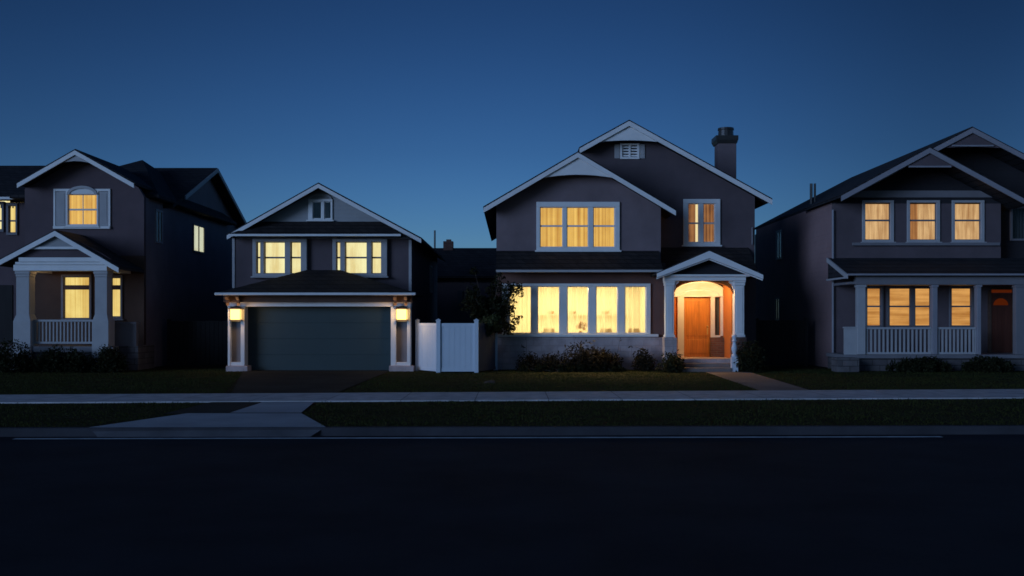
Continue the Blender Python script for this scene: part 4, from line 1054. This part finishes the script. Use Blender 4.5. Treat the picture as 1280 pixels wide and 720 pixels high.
# pale vine on the fence return
vine = thing('vine', 'pale leaved climber hanging over the corner of the white fence', 'plant', (bx(609,32.7), 32.7, 0))
cl = [(bx(600+random.random()*26,32.8), 32.75+random.uniform(-.12,.1), Z(random.uniform(396,417),32.8), random.uniform(.05,.13)) for i in range(22)]
tri_mesh('foliage', leaves(cl, 520, .05), 4, M['leaf_light'], vine)
sv = MB(); sv.tube((bx(611,33.0),33.05,0),(bx(608,33),32.95,1.2),.02,.015,6); sv.tube((bx(608,33),32.95,1.2),(bx(616,33),32.8,1.62),.015,.006,6); sv.build('stems', M['bark'], vine)

# ---------------- things in the living room
def dining_chair(label, x, y):
    r_ = thing('chair', label, 'chair', (x, y, .3), 'chairs behind the five-pane window')
    z = .3
    for sx in (-1,1):
        MB().box(x+sx*.19-.02, x+sx*.19+.02, y-.20, y-.16, z, z+1.02).build('leg', M['chair_wood'], r_)
        MB().box(x+sx*.19-.02, x+sx*.19+.02, y+.16, y+.20, z, z+.45).build('leg', M['chair_wood'], r_)
    MB().box(x-.22, x+.22, y-.155, y+.22, z+.45, z+.49).build('seat', M['chair_wood'], r_)
    b_ = MB(); b_.box(x-.17, x+.17, y-.20, y-.165, z+.92, z+1.06)
    for k in range(4): b_.box(x-.15+k*.09, x-.12+k*.09, y-.195, y-.17, z+.49, z+.92)
    b_.build('backrest', M['chair_wood'], r_)
dining_chair('wooden chair back showing low in the second yellow pane', bx(686,35.2), 35.2)
dining_chair('wooden chair back showing low in the fourth yellow pane', bx(757,35.2), 35.2)
dining_chair('wooden chair back showing low in the rightmost yellow pane', bx(792,35.2), 35.2)
va = thing('flower_vase', 'vase of orange flowers showing low in the middle yellow pane', 'vase', (bx(726,34.9), 34.9, .98))
MB().lathe(bx(726,34.9), 34.9, [(.05,.98),(.09,1.03),(.10,1.12),(.05,1.24),(.06,1.28)], 14).build('vase', M['orange_cloth'], va, smooth=True)
cl = [(bx(726,34.9)+random.gauss(0,.13), 34.9+random.gauss(0,.08), 1.45+random.gauss(0,.07), .07) for i in range(12)]
tri_mesh('flowers', leaves(cl, 260, .045), 4, M['orange_cloth'], va)
tb = thing('side_table', 'console table carrying the vase behind the middle yellow pane', 'table', (bx(726,34.9), 34.9, .3))
MB().box(bx(726,34.9)-.5, bx(726,34.9)+.5, 34.7, 35.05, .93, .978).build('tabletop', M['chair_wood'], tb)
for sx in (-1,1):
    for y in (34.72,34.99): MB().box(bx(726,34.9)+sx*.46-.025, bx(726,34.9)+sx*.46+.025, y, y+.05, .3, .929).build('leg', M['chair_wood'], tb)
for px_, lb in ((689,'second'),(716,'middle'),(757,'fourth')):
    bx_ = X(px_,38); bw = MB()
    bw.lathe(bx_, 38.06, [(.05,1.862),(.10,1.90),(.13,1.97),(.12,1.975),(.02,1.91)], 12)
    tag(bw.build('bowl', M['chair_wood']), 'small bowl on the far wall shelf seen through the %s yellow pane' % lb, 'bowl', 'bowls on the wall shelf')
# stone on the lawn
sx, sy = G(612,479)
import bmesh
bm_ = bmesh.new(); bmesh.ops.create_icosphere(bm_, subdivisions=3, radius=1)
for v in bm_.verts:
    k = 1+.18*math.sin(3*v.co.x+2*v.co.y)+.1*math.sin(7*v.co.z+4*v.co.x)
    v.co = Vector((sx+v.co.x*.15*k, sy+v.co.y*.12*k, .02+v.co.z*.055*k))
me = bpy.data.meshes.new('rock'); bm_.to_mesh(me); bm_.free(); me.materials.append(M['rock_brown'])
rk = bpy.data.objects.new('rock', me); COL.objects.link(rk); tag(rk, 'small flat brown rock lying in the lawn below the white fence', 'rock')

# ================================================================== SKY, SUN, CAMERA
SUN_EL, SUN_AZ = R(7), R(228)      # low afterglow behind the viewer, a little to the left (azimuth clockwise from +y)
w = bpy.data.worlds.new('World'); scene.world = w; w.use_nodes = True
nt = w.node_tree; nt.nodes.clear(); L = nt.links
out = N(nt, 'ShaderNodeOutputWorld'); bg = N(nt, 'ShaderNodeBackground'); L.new(bg.outputs[0], out.inputs[0])
sky = N(nt, 'ShaderNodeTexSky'); sky.sky_type = 'NISHITA'; sky.sun_disc = False
sky.sun_elevation = SUN_EL; sky.sun_rotation = SUN_AZ; sky.air_density = 1.0; sky.dust_density = 0.2; sky.ozone_density = 4.0
mulc = N(nt, 'ShaderNodeMix', data_type='RGBA', blend_type='MULTIPLY'); mulc.inputs[0].default_value = 1
mulc.inputs[7].default_value = (.45,.64,1.0,1)
tc = N(nt, 'ShaderNodeTexCoord'); sx_ = N(nt, 'ShaderNodeSeparateXYZ'); L.new(tc.outputs['Generated'], sx_.inputs[0])
def ramp(sock, lo, hi, stops):
    mr = N(nt, 'ShaderNodeMapRange'); mr.inputs[1].default_value = lo; mr.inputs[2].default_value = hi; L.new(sock, mr.inputs[0])
    rp = N(nt, 'ShaderNodeValToRGB'); L.new(mr.outputs[0], rp.inputs[0]); rp.color_ramp.interpolation = 'B_SPLINE'
    el = rp.color_ramp.elements
    while len(el) < len(stops): el.new(.5)
    for e, (p, v) in zip(el, stops): e.position = p; e.color = (v/3, v/3, v/3, 1)
    return rp.outputs[0]
# evening falloff of the sky: brighter low down, vignette painted at right, unseen fill glow added beyond
fz_ = ramp(sx_.outputs[2], 0, .4, [(0,2.9),(.2,2.3),(.4,1.75),(.75,1.0),(1,.8)])
fx_ = ramp(sx_.outputs[0], -.5, 1.0, [(0,.75),(.16,1.02),(.30,1.05),(.43,.85),(.53,.58),(.64,.28),(.82,1.2),(1,2.2)])
m1 = N(nt, 'ShaderNodeMix', data_type='RGBA', blend_type='MULTIPLY'); m1.inputs[0].default_value = 1
L.new(fz_, m1.inputs[6]); L.new(fx_, m1.inputs[7])
m2 = N(nt, 'ShaderNodeMix', data_type='RGBA', blend_type='MULTIPLY'); m2.inputs[0].default_value = 1
L.new(sky.outputs[0], m2.inputs[6]); L.new(m1.outputs[2], m2.inputs[7])
L.new(m2.outputs[2], mulc.inputs[6]); L.new(mulc.outputs[2], bg.inputs[0])
bg.inputs[1].default_value = 0.45
sd = bpy.data.lights.new('sun', 'SUN'); sd.energy = 1.65; sd.angle = R(26); sd.color = (.36,.57,1.0)
so = bpy.data.objects.new('sun', sd); COL.objects.link(so)
dirv = Vector((math.sin(SUN_AZ)*math.cos(SUN_EL), math.cos(SUN_AZ)*math.cos(SUN_EL), math.sin(SUN_EL)))
so.rotation_euler = dirv.to_track_quat('Z', 'Y').to_euler()

cd = bpy.data.cameras.new('camera'); cam = bpy.data.objects.new('camera', cd); COL.objects.link(cam)
cam.location = (0, 0, EYE); cam.rotation_euler = (R(90), 0, 0)
cd.sensor_width = 36; cd.lens = 36*F/1280; cd.shift_y = 40/1280; cd.clip_end = 3000
scene.camera = cam
vs = scene.view_settings; vs.view_transform = 'Standard'; vs.look = 'None'; vs.exposure = 0; vs.gamma = 1; vs.use_curve_mapping = False
cy = scene.cycles; cy.use_denoising = True; cy.max_bounces = 8; cy.diffuse_bounces = 4; cy.sample_clamp_indirect = 4; cy.filter_width = 1.6
